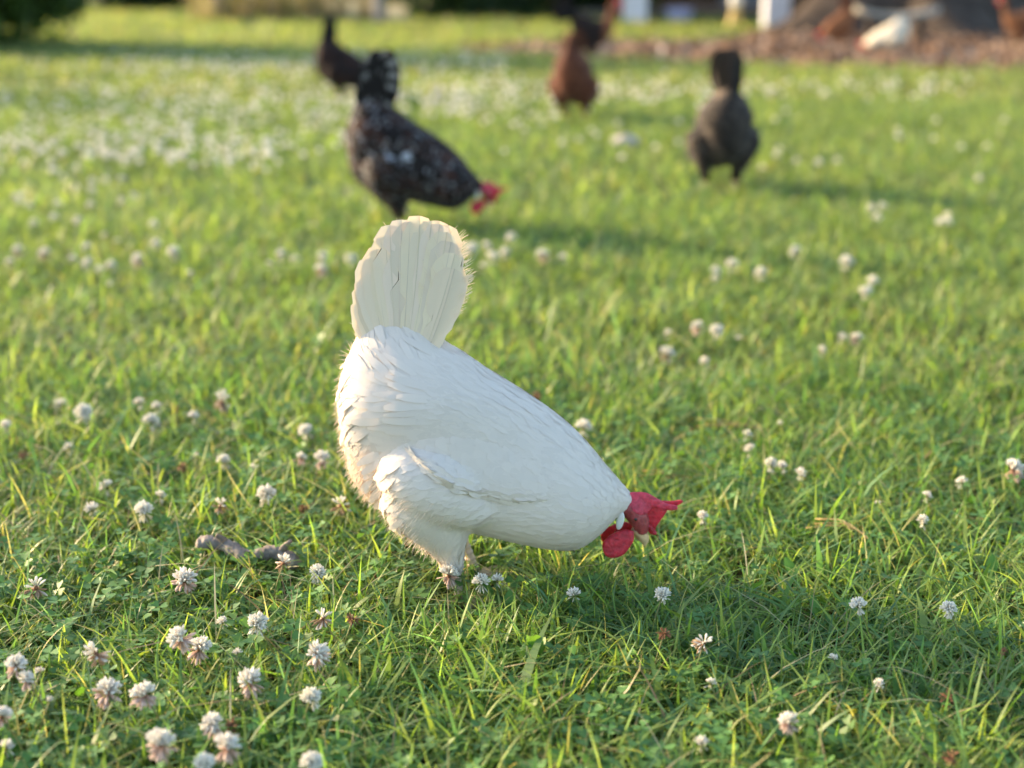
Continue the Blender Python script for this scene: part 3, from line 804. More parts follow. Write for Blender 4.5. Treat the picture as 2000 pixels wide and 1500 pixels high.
    for s, shk in ((-1, pose['shank'][0]), (1, pose['shank'][1])):
        la = Acc(); y = s * pose['leg_y']
        Pq = catmull(shk, 8); rad = np.array([.0085, .0075, .0062, .0058, .0058, .006, .0066, .0072])
        Vv, Ff = tube(np.stack([Pq[:, 0], np.full(8, y), Pq[:, 1]], 1), rad, 10); la.add(Vv, Ff, lc)
        for q in range(2, 8):                                # scute rings
            cpt = (Pq[q - 1] + Pq[q]) / 2
            Vv, Ff = tube([(cpt[0] - .0005, y, cpt[1] + .0018), (cpt[0], y, cpt[1] - .0018)], .0068, 10); la.add(Vv, Ff, lc * .92)
        ft = Pq[-1]
        for an, ln in ((0, .058), (.55, .048), (-.55, .048), (math.pi, .022)):
            dx, dy = math.cos(an), math.sin(an)
            pts = [(ft[0], y, max(ft[1], .008)), (ft[0] + dx * ln * .4, y + dy * ln * .4, .010), (ft[0] + dx * ln * .8, y + dy * ln * .8, .006), (ft[0] + dx * ln, y + dy * ln, .004)]
            Vv, Ff = tube(catmull(pts, 8), np.array([.006, .0055, .0052, .0046, .005, .0044, .0036, .003]), 8); la.add(Vv, Ff, lc)
            Vv, Ff = tube([(ft[0] + dx * ln, y + dy * ln, .004), (ft[0] + dx * (ln + .008), y + dy * (ln + .008), .003), (ft[0] + dx * (ln + .013), y + dy * (ln + .013), .0)], [.003, .0022, .0005], 6); la.add(Vv, Ff, lc * .6)
        obj('leg', la.mesh('leg', M_HORN), root)
    # head
    T = pose['head']; red = np.array(pal.get('red', (.58, .04, .06)))
    ha = Acc(); Pq = [hp(1212, 985), hp(1226, 988), hp(1240, 1000), hp(1250, 1018), hp(1253, 1034), hp(1254, 1042)]
    Pq3 = catmull([(p[0], 0, p[1]) for p in Pq], 14)
    Vv, Ff = tube(Pq3, np.array([.014, .0155, .0165, .017, .017, .0172, .017, .0162, .015, .0135, .012, .0105, .009, .006]) * 1.0, 22, .8)
    fc = np.array(pal.get('face', (.42, .05, .055))); cc = np.tile(fc, (len(Vv), 1))
    fr = np.clip((Vv[:, 0] - hp(1215, 0)[0]) / (hp(1238, 0)[0] - hp(1215, 0)[0]), 0, 1)[:, None]
    cc = np.array(pal['body'])[None] * .8 * (1 - fr) + cc * fr
    ha.add(xf(Vv, T), Ff, cc)
    hd = obj('head', ha.mesh('head', M_FLESH), root)
    cb = Acc()
    y_flap = lambda x, z: -.004 - .020 * np.clip((hp(1240, 962)[1] - z) / .024, 0, 1.2) * np.clip((hp(1300, 0)[0] - x) / .03, 0, 1)
    Vv, Ff = pillow([hp(*p) for p in [(1219, 966), (1230, 960), (1247, 959), (1264, 961), (1284, 972), (1303, 982), (1320, 985), (1322, 992), (1306, 994), (1290, 990), (1276, 988), (1267, 995), (1257, 999), (1246, 997), (1234, 988), (1225, 977)]], .0055, y_flap)
    cb.add(xf(Vv, T), Ff, red * np.array([1.05, 1.6, 1.7]))
    Vv, Ff = pillow([hp(*p) for p in [(1292, 980), (1312, 981), (1331, 979), (1334, 983), (1322, 990), (1305, 992)]], .004, lambda x, z: .004)
    cb.add(xf(Vv, T), Ff, red)
    Vv, Ff = pillow([hp(*p) for p in [(1248, 984), (1275, 984), (1302, 990), (1300, 1001), (1288, 1018), (1281, 1030), (1279, 1043), (1271, 1042), (1262, 1032), (1254, 1018)]], .006, lambda x, z: -.001)
    cb.add(xf(Vv, T), Ff, red)
    for q in range(7):
        c0 = hp(1262 + 2.2 * q, 1012 + 4 * q) + R.normal(0, .001, 2); Vv, Ff = tube([(c0[0] - .003, -.004, c0[1] + .002), (c0[0], -.006, c0[1]), (c0[0] + .002, -.004, c0[1] - .003)], [.0015, .003, .0012], 8); cb.add(xf(Vv, T), Ff, red * .85)
    obj('comb', cb.mesh('comb', M_FLESH), root)
    for s in (-1, 1):
        wa = Acc()
        Vv, Ff = pillow([hp(*p) for p in [(1236, 1030), (1222, 1027), (1204, 1031), (1188, 1039), (1176, 1051), (1176, 1064), (1184, 1075), (1199, 1077), (1216, 1071), (1228, 1058), (1236, 1045)]], .007, lambda x, z: s * (.013 + .22 * max(0, hp(0, 1030)[1] - z)))
        wa.add(xf(Vv, T), Ff, red * .95); obj('wattle', wa.mesh('wattle', M_FLESH), root)
        ea = Acc()
        c0 = hp(1209, 1005); Vv, Ff = pillow([c0 + np.array([.0048 * math.cos(q) + .002 * math.sin(q), .0115 * math.sin(q)]) for q in np.linspace(0, 6.28, 12, endpoint=False)], .006, lambda x, z: s * .0215, 24)
        ea.add(xf(Vv, T), Ff, (.78, .78, .74)); obj('earlobe', ea.mesh('earlobe', M_FEATHER), root)
        ey = Acc(); c0 = hp(1240, 1005)
        for rr, cl, off in ((.0062, (.20, .035, .035), .0130), (.0040, (.38, .15, .03), .0146), (.0025, (.01, .008, .006), .0162)):
            th = np.linspace(0, 2 * math.pi, 12, endpoint=False)
            Rg = [np.stack([c0[0] + rr * a_ * np.cos(th), np.full(12, s * (off + b_)), c0[1] + rr * a_ * np.sin(th)], 1) for a_, b_ in ((1, -.003), (.95, 0), (.6, .0012), (.1, .0016))]
            Vv, Ff = loft(Rg); ey.add(xf(Vv, T), Ff, cl)
        obj('eye', ey.mesh('eye', M_EYE), root)
    bk = Acc(); bcol = np.array(pal.get('beak', (.66, .46, .25)))
    for pts, rad in (([hp(1246, 1030), hp(1253, 1042), hp(1259, 1054), hp(1259, 1067)], [.0095, .0085, .006, .0014]), ([hp(1240, 1032), hp(1246, 1044), hp(1251, 1053), hp(1255, 1060)], [.006, .005, .0035, .001])):
        Pq3 = catmull([(p[0], 0, p[1]) for p in pts], 9); Vv, Ff = tube(Pq3, catmull([[q] for q in rad], 9)[:, 0], 12, 1.0); bk.add(xf(Vv, T), Ff, bcol)
        bcol = bcol * .9
    obj('beak', bk.mesh('beak', M_HORN), root)
    return root

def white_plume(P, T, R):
    k = np.clip((hp(765, 0)[0] - P[0]) / .02, 0, 1) * np.clip((hp(0, 812)[1] - P[2]) / .03, 0, 1)  # lower rear feathers: warm low sunlight put into their colour
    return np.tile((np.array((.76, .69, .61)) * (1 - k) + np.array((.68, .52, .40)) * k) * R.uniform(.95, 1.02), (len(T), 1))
WHITE = dict(body=(.76, .69, .61), colf=white_plume, down=(.71, .60, .51), tail=(.85, .745, .58), leg=(.66, .50, .40), face=(.40, .085, .085))  # down colour carries the peach sunlight of the rear too
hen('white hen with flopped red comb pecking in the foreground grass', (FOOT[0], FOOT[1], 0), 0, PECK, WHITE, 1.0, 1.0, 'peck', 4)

def spangled(dark, p_spot, spotc, brown):
    def f(P, T, R):
        c = np.tile(np.array(dark if R.random() > .25 else brown) * R.uniform(.7, 1.3), (len(T), 1))
        if R.random() < p_spot: c[T > .78] = np.array(spotc) * R.uniform(.6, 1.1)
        return c
    return f
def mottled(cols, tan=False):
    def f(P, T, R):
        if tan and P[1] > .018 and P[2] > hp(0, 700)[1]: return np.tile(np.array((.22, .165, .12)) * R.uniform(.7, 1.1), (len(T), 1))  # sunlit patch beside the tail base, painted into the feather colour
        return np.tile(np.array(cols[R.integers(0, len(cols))]) * R.uniform(.8, 1.2), (len(T), 1))
    return f
def place(px, py): return at(px, py)
def foot_offset(p, rz, s, dx): return (p[0] - math.cos(rz) * dx * s, p[1] - math.sin(rz) * dx * s, 0)
def wing_spk(P, T, R):
    c = np.tile(np.array((.014, .010, .009)) * R.uniform(.7, 1.4), (len(T), 1))
    x = (P[0] - hp(890, 0)[0]) / (hp(1010, 0)[0] - hp(890, 0)[0])
    if 0 < x < 1 and hp(0, 858)[1] < P[2] < hp(0, 812)[1] and R.random() < .5: c[T > .3] = np.array((.62, .64, .70)) * R.uniform(.5, 1.1)
    elif R.random() < .4: c[T > .8] = (.36, .36, .38)
    return c
SPK = dict(body=(.016, .011, .010), hull=(.016, .010, .009), down=(.10, .055, .04), colf=spangled((.014, .010, .010), .75, (.42, .42, .44), (.05, .02, .013)), wingf=wing_spk,
           wing=(.016, .011, .010), tail=(.012, .010, .010), tailspot=(.30, .29, .28), leg=(.5, .40, .34), face=(.30, .05, .05))
p = at(762, 457)
hen('black hen with white speckles pecking behind the white hen', foot_offset(p, 0, 1, -.035), 0, PECK, SPK, .5, 1.08, 'peck', 8, .036, fan=.8)
BLK = dict(body=(.018, .011, .010), down=(.02, .012, .01), colf=mottled([(.016, .010, .009), (.022, .012, .010), (.035, .015, .012)]), tail=(.012, .011, .012), leg=(.2, .15, .1))
p = at(668, 200)
hen('dark brown hen with upright tail behind the speckled hen', (p[0], p[1], 0), .12, PECK, BLK, .3, .95, 'peck', 9, .028, fan=.42)
RED = dict(body=(.13, .045, .022), down=(.16, .062, .034), colf=mottled([(.12, .040, .020), (.16, .055, .028), (.09, .032, .018)]), tail=(.09, .035, .02), leg=(.5, .36, .2))
p = at(1122, 240)
h_ = hen('reddish brown hen seen from behind with its head down', (p[0], p[1], 0), math.radians(72), PECK, RED, .3, 1.0, 'peck', 10, .060, tent=.004, twist=1.0, tlen=.62); h_.scale = (1.0, 1.15, 1.0)
GRY = dict(body=(.045, .036, .032), down=(.085, .07, .062), colf=mottled([(.03, .024, .021), (.042, .034, .030), (.018, .014, .012), (.09, .072, .06)], True), tail=(.03, .024, .020), leg=(.55, .42, .32))
p = at(1405, 380)
h_ = hen('grey brown hen seen from behind with its tail held up', (p[0], p[1], 0), math.radians(96), PECK, GRY, .4, 1.02, 'peck', 12, .060, tent=.0, twist=1.15, tlen=.92); h_.scale = (1.0, 1.16, 1.02)
TWO = dict(body=(.028, .014, .010), down=(.10, .04, .02), colf=lambda P, T, R: np.tile((np.array((.24, .085, .035)) if P[0] > .07 else np.array((.025, .013, .010))) * R.uniform(.8, 1.2), (len(T), 1)),
           hull=lambda V: np.where((V[:, :1] > .07), np.array([[.22, .08, .035]]), np.array([[.025, .013, .010]])), wing=(.02, .012, .010), tail=(.012, .010, .010), leg=(.5, .36, .2))
p = at(1160, 128)
hen('black tailed hen with orange neck standing beyond the red hen', (p[0], p[1], 0), .1, STAND, TWO, .3, .98, 'stand', 13, .030)
CRM = dict(body=(.70, .64, .52), down=(.70, .64, .52), tail=(.7, .66, .58), leg=(.6, .45, .25))
p = at(1738, 110)
h_ = hen('cream white hen pecking on the mulch before the tree', (p[0], p[1], 0), math.pi - .25, PECK, CRM, .3, .9, 'peck', 14, .030, tlen=.4); h_.scale = (.95, 1.2, .80)
ORG = dict(body=(.26, .105, .045), down=(.32, .17, .10), colf=mottled([(.24, .09, .035), (.30, .13, .055), (.18, .065, .03)]), tail=(.15, .06, .03), leg=(.55, .4, .2))
p = at(1640, 90)
hen('orange brown hen pecking left of the cream hen', (p[0], p[1], 0), math.pi + .35, PECK, ORG, .3, .90, 'peck', 15, .030)
p = at(1985, 100)
hen('brown hen standing right of the big trunk', (p[0], p[1], 0), math.pi - .5, STAND, dict(ORG, colf=mottled([(.13, .055, .024), (.16, .07, .03), (.09, .035, .018)]), body=(.13, .055, .024), down=(.15, .07, .04)), .3, .95, 'stand', 16, .030)

# ------------------------------------------------------------------ clover flowers
def floret(acc, o, d, L, W, c0, c1, R):
    """one folded pea-like floret: a slim pod that widens and opens at the tip"""
    d = d / np.linalg.norm(d); a = np.cross(d, R.normal(0, 1, 3)); a /= np.linalg.norm(a); b = np.cross(d, a)
    t = np.array([0, .3, .62, .86, 1.0]); r = np.array([.28, .55, 1.0, .8, .15]) * W * .5
    bend = R.normal(0, .12); C = c0[None] * (1 - t)[:, None] + c1[None] * t[:, None]
    th = np.linspace(0, 2 * math.pi, 5, endpoint=False)
    Rg = o + d * (t * L)[:, None, None] + a * (bend * L * t ** 2)[:, None, None] + r[:, None, None] * (np.cos(th)[None, :, None] * a + .55 * np.sin(th)[None, :, None] * b)
    V = Rg.reshape(-1, 3); m = 5; i, j = np.meshgrid(np.arange(4), np.arange(m), indexing='ij')
    acc.add(V, np.stack([i * m + j, i * m + (j + 1) % m, (i + 1) * m + (j + 1) % m, (i + 1) * m + j], -1).reshape(-1, 4), np.repeat(C, m, axis=0))
WHT, PNK, BRN, TAN = np.array([.86, .82, .72]), np.array([.70, .46, .38]), np.array([.22, .11, .06]), np.array([.45, .33, .20])
def make_head(kind, seed):
    """meshes of a flower head whose centre is the origin and whose width is about 1 (scaled on placing); returns white part, drooping part"""
    R = np.random.default_rng(seed); up = Acc(); dn = Acc(); have = False
    n_up = dict(round=58, mature=36, spiky=9, small=26, dried=0, bud=16)[kind]
    for k in range(n_up):
        g = (k + .5) / n_up; el = math.asin(1 - g * (1.25 if kind == 'round' else .95)) if kind not in ('spiky',) else R.uniform(.2, 1.3)
        az = k * 2.39996 + R.normal(0, .12)
        d = np.array([math.cos(az) * math.cos(el), math.sin(az) * math.cos(el), math.sin(el) * .95 + .18])
        o = d * .10 + np.array([0, 0, .02]); L = R.uniform(.32, .48) * (1.1 if kind == 'spiky' else 1)
        tint = R.uniform(0, .25) if kind in ('round', 'spiky') else R.uniform(0, .28)
        c0 = WHT * .8 * (1 - tint) + (PNK if kind != 'round' else np.array([.6, .66, .42])) * tint
        floret(up, o, d, L, R.uniform(.13, .19), c0, WHT * R.uniform(.92, 1.05), R)
    n_dn = dict(round=8, mature=26, spiky=24, small=4, dried=34, bud=0)[kind]
    for k in range(n_dn):
        az = k * 2.39996 + R.normal(0, .3); el = R.uniform(-1.35, -.75) if kind != 'dried' else R.uniform(-1.4, .9)
        if kind in ('mature', 'spiky') and R.random() < .3: el = R.uniform(-.6, -.1)
        d = np.array([math.cos(az) * math.cos(el), math.sin(az) * math.cos(el), math.sin(el)])
        o = d * .06 + np.array([0, 0, -.05]); L = R.uniform(.36, .60)
        if kind == 'dried': c0, c1 = BRN * R.uniform(.7, 1.3), BRN * R.uniform(.8, 1.8)
        elif kind == 'spiky': c0, c1 = BRN * 1.5, (TAN if R.random() < .6 else WHT * .9)
        elif kind == 'mature': c0, c1 = BRN * 1.5 * .7 + PNK * .3, (PNK * .5 + WHT * .4 + TAN * .1) * R.uniform(.85, 1.1)
        else: c0, c1 = np.array([.5, .5, .3]), WHT * .85
        floret(dn, o, d, L, R.uniform(.10, .16), c0, c1, R)
    # green heart
    V, F = tube([(0, 0, -.16), (0, 0, -.08), (0, 0, .04), (0, 0, .12)], [.03, .09, .10, .04], 7); dn.add(V, F, (.16, .17, .06) if kind in ('round', 'small', 'bud') else BRN)
    return (up.mesh('flower_head', M_PETAL) if n_up else None), dn.mesh('drooping_florets', M_PETAL)
HEADS = {k: [make_head(k, 100 + 10 * i + j) for j in range(5)] for i, k in enumerate(('round', 'mature', 'spiky', 'small', 'dried', 'bud'))}
def stem_mesh(h, bend, seed):
    R = np.random.default_rng(seed); a = Acc(); ax = R.uniform(0, 6.28)
    P = [(math.cos(ax) * bend, math.sin(ax) * bend, 0), (math.cos(ax) * bend * .7, math.sin(ax) * bend * .7, h * .5), (0, 0, h)]
    V, F = tube(catmull(P, 7), np.linspace(.0011, .0008, 7), 5); a.add(V, F, (.20, .21, .08)); return a.mesh('stem', M_LEAF)
STEMS = [(h, stem_mesh(h, .012 + .004 * k, 50 + k)) for k, h in enumerate((.045, .055, .065, .075, .088))]
NF = [0]
def flower(px, py, size, kind, label, group):
    i = NF[0]; NF[0] += 1; R = random.Random(i * 7 + 1)
    big = size / 50.0
    lo = 2 if py > 1150 and px < 800 else 1 if py > 700 else 0
    h, sm = STEMS[R.randint(lo, min(lo + 2, 4))]
    if kind in ('small', 'bud', 'dried'): h, sm = STEMS[R.randint(0, 1 if py < 1200 else 2)]
    p = at(px, py, h); s = size / pxper_m(p) * .98
    root = empty('clover_flower', (p[0], p[1], 0)); tag(root, label, 'flower', group)
    st = obj('stem', sm, root)
    hd, dr = HEADS[kind][R.randint(0, 4)]
    for nm, me in (('flower_head', hd), ('drooping_florets', dr)):
        if me is None: continue
        o = obj(nm, me, root); o.location = (0, 0, h); o.scale = (s, s, s); o.rotation_euler = (R.gauss(0, .26), R.gauss(0, .26), R.uniform(0, 6.28))
NEAR = 'clover flowers in the near grass'
FL = [
 (361, 1133, 50, 'mature', 'full pinkish white clover head just below the grey stick'),
 (70, 1148, 44, 'spiky', 'brown clover head with a few white petals near left edge, level with the stick'),
 (282, 999, 40, 'round', 'round white clover head standing above and left of the stick'),
 (313, 970, 26, 'small', 'small white clover head behind the round one above the stick'),
 (180, 997, 32, 'small', 'white clover head half hidden by grass, left of the round one above the stick'),
 (210, 952, 34, 'small', 'white clover head behind the wide grass blades at left'),
 (431, 988, 34, 'spiky', 'small brown clover head with thin petals directly above the stick'),
 (519, 966, 40, 'round', 'white clover head with a loose lower skirt behind right end of the stick'),
 (666, 987, 38, 'spiky', 'star shaped spent clover head beside the rump of the white hen'),
 (592, 992, 22, 'dried', 'tiny tan clover head left of the star shaped spent one'),
 (554, 1100, 36, 'spiky', 'spent clover head in front of the right end of the stick'),
 (620, 1120, 36, 'round', 'compact white clover head right of the stick, left of the hen legs'),
 (435, 1216, 26, 'small', 'small half closed clover head between two pinkish pairs at left'),
 (502, 1218, 44, 'round', 'rounded white clover head with pink lines, below the stick'),
 (631, 1207, 40, 'spiky', 'ragged white clover head below the compact one left of the hen legs'),
 (352, 1247, 50, 'mature', 'left head of the touching pair of pink skirted clovers'),
 (390, 1267, 50, 'mature', 'right head of the touching pair of pink skirted clovers'),
 (187, 1276, 46, 'spiky', 'rusty brown clover head with one white petal on top'),
 (464, 1276, 22, 'bud', 'little white clover bud right of the touching pair'),
 (618, 1278, 52, 'mature', 'tall pink skirted clover head on a long stem below the hen legs'),
 (31, 1300, 48, 'mature', 'pink skirted clover head beside the left edge'),
 (52, 1328, 38, 'mature', 'drooping clover head tucked right under the one beside the left edge'),
 (79, 1313, 24, 'bud', 'loose white petals of a spent clover right of the left edge pair'),
 (211, 1350, 56, 'mature', 'blush pink clover head with spread skirt below the rusty brown one'),
 (282, 1357, 54, 'mature', 'clover head with drooping brown and white skirt, right of the blush pink one'),
 (490, 1331, 54, 'mature', 'upright clover head with star shaped lower skirt below the little bud'),
 (607, 1364, 44, 'round', 'clover head with purple tinged crown under the tall one on a long stem'),
 (416, 1416, 50, 'mature', 'upper white head of the cluster of three near the bottom'),
 (451, 1414, 30, 'dried', 'dry brown head at the right of the cluster of three'),
 (444, 1458, 56, 'mature', 'lowest pink tinged head of the cluster of three near the bottom'),
 (315, 1452, 60, 'mature', 'biggest shaggy clover head near the bottom, left of the cluster of three'),
 (4, 1400, 46, 'mature', 'clover head cut in half by the left edge of the picture'),
 (12, 1462, 36, 'small', 'small pinkish clover head in the bottom left corner'),
 (400, 1494, 46, 'round', 'white clover head cut by bottom edge under the cluster of three'),
 (610, 1492, 50, 'round', 'broad white clover head cut by bottom edge, rightmost one of the left half'),
 (689, 1208, 28, 'dried', 'dry brown clover head left of the hen feet, right of the ragged white one'),
 (97, 1368, 18, 'bud', 'tiny closed white clover bud left of the blush pink head'),
 (877, 1124, 44, 'mature', 'cream clover head with brown skirt in front of the near leg of the white hen'),
 (940, 1138, 36, 'round', 'white clover head just right of the feet of the white hen'),
 (971, 1135, 28, 'small', 'small clover head with a purple centre right of the hen feet'),
 (1122, 1163, 32, 'small', 'white clover head in the grass under the breast of the white hen'),
 (1294, 1163, 34, 'round', 'white clover head in the grass below the beak of the white hen'),
 (1375, 1256, 40, 'spiky', 'ragged cream and brown clover head right of the dried one'),
 (1298, 1236, 28, 'dried', 'dried brown clover head below the beak, over bare soil'),
 (1388, 1335, 24, 'small', 'small white clover head under the ragged cream and brown one'),
 (1370, 1453, 32, 'small', 'white clover head at the bottom, left of the long stalked cream one'),
 (1676, 1183, 34, 'round', 'bright white clover head, left one of two alone in the right grass'),
 (1853, 1190, 34, 'round', 'bright white clover head, right one of two alone in the right grass'),
 (1628, 1287, 22, 'bud', 'small white clover bud under the left one of the bright pair'),
 (1718, 1337, 26, 'small', 'small white clover head hidden in blades below the bright pair'),
 (1541, 1410, 42, 'mature', 'cream clover head with brown skirt beside the yellowing leaf'),
 (1850, 1362, 34, 'dried', 'dried tan clover head on the right, above another dried one'),
 (1858, 1476, 34, 'dried', 'dried brown clover head at the bottom right'),
 (1960, 1272, 16, 'dried', 'tiny tan clover head near the right edge'),
 (1978, 916, 44, 'mature', 'large cream clover head with loose skirt at the right edge'),
 (1880, 943, 26, 'small', 'white clover head left of the large cream one at the right edge'),
 (1810, 970, 22, 'small', 'faint white clover head left of and below the two at the right edge'),
 (1802, 1018, 28, 'small', 'white clover head over yellow grass, below the faint one at right'),
 (1715, 985, 18, 'bud', 'tiny white clover bud in the sunlit yellow grass at right'),
 (1371, 1010, 26, 'small', 'pale clover head right of the comb of the white hen'),
 (1458, 850, 22, 'small', 'upper small white clover head of the two right of the hen back'),
 (1465, 880, 26, 'small', 'lower white clover head of the two right of the hen back'),
 (1505, 906, 26, 'round', 'left white head of the close pair beyond the comb'),
 (1527, 912, 24, 'small', 'right white head of the close pair beyond the comb'),
 (1504, 924, 18, 'bud', 'small head directly under the close pair beyond the comb'),
 (1563, 926, 26, 'small', 'spread white clover head right of the close pair beyond the comb'),
 (1140, 836, 34, 'round', 'white clover head peeping out behind the shoulder of the white hen'),
 (1047, 772, 22, 'dried', 'brownish clover head just behind the back of the white hen'),
 (1524, 828, 14, 'bud', 'tiny white clover bud above the close pair beyond the comb'),
 (121, 793, 30, 'small', 'loose white clover head at left, left of the twin head'),
 (163, 807, 38, 'round', 'large twin white clover head in the sunlit grass at left'),
 (273, 788, 24, 'small', 'small white clover head right of the large twin head'),
 (307, 797, 26, 'small', 'white clover head just above the wide low one'),
 (295, 825, 34, 'round', 'wide low white clover head below two smaller ones'),
 (377, 815, 26, 'small', 'white clover head crossed by a grass blade, right of the wide low one'),
 (435, 783, 38, 'spiky', 'star shaped cream clover head alone in the sunlit grass'),
 (344, 797, 18, 'dried', 'small dry brown head right of the one above the wide low head'),
 (12, 832, 26, 'small', 'white clover head at the left edge, left of the loose one'),
 (136, 876, 24, 'small', 'white clover head beside a broad grass blade at left'),
 (47, 888, 20, 'dried', 'dark small clover head below the one at the left edge'),
 (384, 892, 18, 'bud', 'tiny white clover head left of the double one'),
 (437, 902, 30, 'round', 'double white clover head between the tiny one and the hen'),
 (495, 917, 22, 'small', 'flat white clover head right of the double one'),
 (599, 843, 32, 'round', 'white clover head left of the rump of the white hen'),
 (588, 895, 24, 'mature', 'cream clover head, left one of two below the head beside the rump'),
 (628, 896, 34, 'mature', 'cream clover head, right one of two below the head beside the rump'),
 (355, 911, 24, 'dried', 'brown clover head left of the double white one'),
]
for r in FL: flower(*r, NEAR)
MID = 'soft clover flowers in the middle of the lawn'
MF = [
 (1555, 493, 26, 'round', 'topmost white clover head of the right lawn, right of the group of four'),
 (1653, 513, 28, 'round', 'white clover head right of the topmost one on the right lawn'),
 (1705, 551, 24, 'round', 'upper head of the overlapping white pair on the right lawn'),
 (1691, 571, 26, 'round', 'lower head of the overlapping white pair on the right lawn'),
 (1645, 660, 20, 'small', 'small white head left of the pink skirted one on the right lawn'),
 (1674, 662, 26, 'mature', 'pink skirted head in the trio on the right lawn'),
 (1604, 686, 22, 'small', 'lowest white head of the trio on the right lawn'),
 (1430, 518, 26, 'round', 'pale head at the top of the group of four on the right lawn'),
 (1397, 530, 20, 'round', 'upper left head of the group of four on the right lawn'),
 (1397, 546, 18, 'small', 'lower left head of the group of four on the right lawn'),
 (1486, 534, 24, 'round', 'right head of the group of four on the right lawn'),
 (1363, 640, 28, 'mature', 'left head of the bright pair above the pink white one'),
 (1400, 647, 28, 'round', 'right head of the bright pair above the pink white one'),
 (1305, 652, 18, 'small', 'small head left of the bright pair on the lawn'),
 (1303, 692, 32, 'mature', 'pink and white spent head below the bright pair on the lawn'),
 (1376, 708, 24, 'small', 'wide twin head below the bright pair on the lawn'),
 (1443, 662, 16, 'bud', 'faint small head right of the bright pair on the lawn'),
 (920, 488, 30, 'round', 'white head touching the right edge of the hen tail'),
 (950, 481, 20, 'round', 'small white head second from the hen tail'),
 (963, 503, 24, 'round', 'grey white head below the small one beside the hen tail'),
 (987, 495, 22, 'round', 'pale head right of the grey white one beside the hen tail'),
 (998, 467, 24, 'round', 'highest white head right of the hen tail'),
 (945, 522, 20, 'small', 'lowest dim head beside the hen tail'),
 (1060, 500, 28, 'mature', 'bright white head furthest from the hen tail but one'),
 (1100, 505, 20, 'small', 'small head furthest right of the hen tail group'),
 (35, 490, 24, 'mature', 'upper pinkish head nearest the left edge on the middle lawn'),
 (20, 513, 20, 'small', 'lower pale head nearest the left edge on the middle lawn'),
 (88, 496, 26, 'mature', 'pink skirted head second from the left edge on the middle lawn'),
 (142, 508, 20, 'small', 'dim head between the pink skirted one and the stacked pair'),
 (171, 484, 22, 'round', 'upper head of the stacked pair on the left middle lawn'),
 (172, 515, 24, 'round', 'lower head of the stacked pair on the left middle lawn'),
 (196, 528, 20, 'round', 'left head of the twins under the stacked pair'),
 (217, 520, 22, 'round', 'right head of the twins under the stacked pair'),
 (213, 556, 16, 'bud', 'small faint head below the twins on the left middle lawn'),
 (271, 507, 28, 'mature', 'pink skirted head right of the twins'),
 (204, 461, 14, 'small', 'left one of two tiny blurred heads above the twins'),
 (229, 472, 15, 'small', 'right one of two tiny blurred heads above the twins'),
 (305, 477, 20, 'round', 'blurred head left of the wide smeared one'),
 (341, 494, 28, 'round', 'wide smeared white head on the left middle lawn'),
 (370, 535, 16, 'small', 'faint head below the wide smeared one'),
 (549, 498, 22, 'round', 'white head at the left of the loose row before the hen tail'),
 (577, 508, 20, 'round', 'second head in the loose row left of the hen tail'),
 (525, 517, 16, 'small', 'faint head below the start of the loose row left of the hen tail'),
 (630, 502, 22, 'round', 'dim upper head in the loose row left of the hen tail'),
 (627, 527, 26, 'mature', 'cream lower head in the loose row left of the hen tail'),
 (686, 508, 26, 'round', 'dim head touching the left edge of the hen tail'),
]
for r in MF: flower(*r, MID)
# the far, blurred drifts: single meshes, nothing tells the members of one drift apart
def far_flower(px, py, size, label, group, R):
    p = at(px, py, .055); s = size / pxper_m(p)
    o = obj('clover_flower', FARM[R.randrange(3)]); o.location = (p[0], p[1], 0); o.scale = (1, 1, 1); tag(o, label, 'flower', group); o.rotation_euler = (0, 0, R.uniform(0, 6.28))
def far_mesh(seed):
    R = np.random.default_rng(seed); a = Acc()
    for k in range(22):
        el = R.uniform(-.5, 1.5); az = k * 2.4; d = np.array([math.cos(az) * math.cos(el), math.sin(az) * math.cos(el), math.sin(el)])
        floret(a, np.array([0, 0, .055]) + d * .003, d, .011, .006, WHT * .9, WHT, R)
    V, F = tube([(.006, 0, 0), (0, 0, .055)], .0012, 4); a.add(V, F, (.17, .2, .07))
    return a.mesh('clover_flower', M_PETAL)
FARM = [far_mesh(k) for k in range(3)]
RR = random.Random(5)
def drift(n, x0, x1, y0, y1, shape, label, group, sz=16):
    k = 0
    while k < n:
        x = RR.uniform(x0, x1); y = RR.uniform(y0, y1)
        u = (x - x0) / (x1 - x0); v = (y - y0) / (y1 - y0)
        if RR.random() < shape(u, v): far_flower(x, y, sz, label, group, RR); k += 1
g_ = lambda t, m, s_: math.exp(-((t - m) / s_) ** 2)
drift(95, -20, 380, 225, 330, lambda u, v: g_(v, .45 + .1 * u, .35) * (1 - .5 * u), 'blurred white clover flower in the dense drift at the left edge', 'clover drift at the left edge')
drift(60, 300, 680, 180, 310, lambda u, v: .4 + .5 * g_(v, .3, .4), 'blurred white clover flower in the loose drift left of the speckled hen', 'clover drift left of the speckled hen')
drift(18, 0, 340, 340, 440, lambda u, v: .8, 'blurred white clover flower scattered before the dense left drift', 'clover scattered before the left drift')
drift(14, 980, 1370, 225, 300, lambda u, v: .6, 'blurred white clover flower between the red and grey hens', 'clover between the red and grey hens')
drift(22, 1480, 1990, 215, 450, lambda u, v: .7, 'blurred white clover flower scattered right of the grey hen', 'clover right of the grey hen')
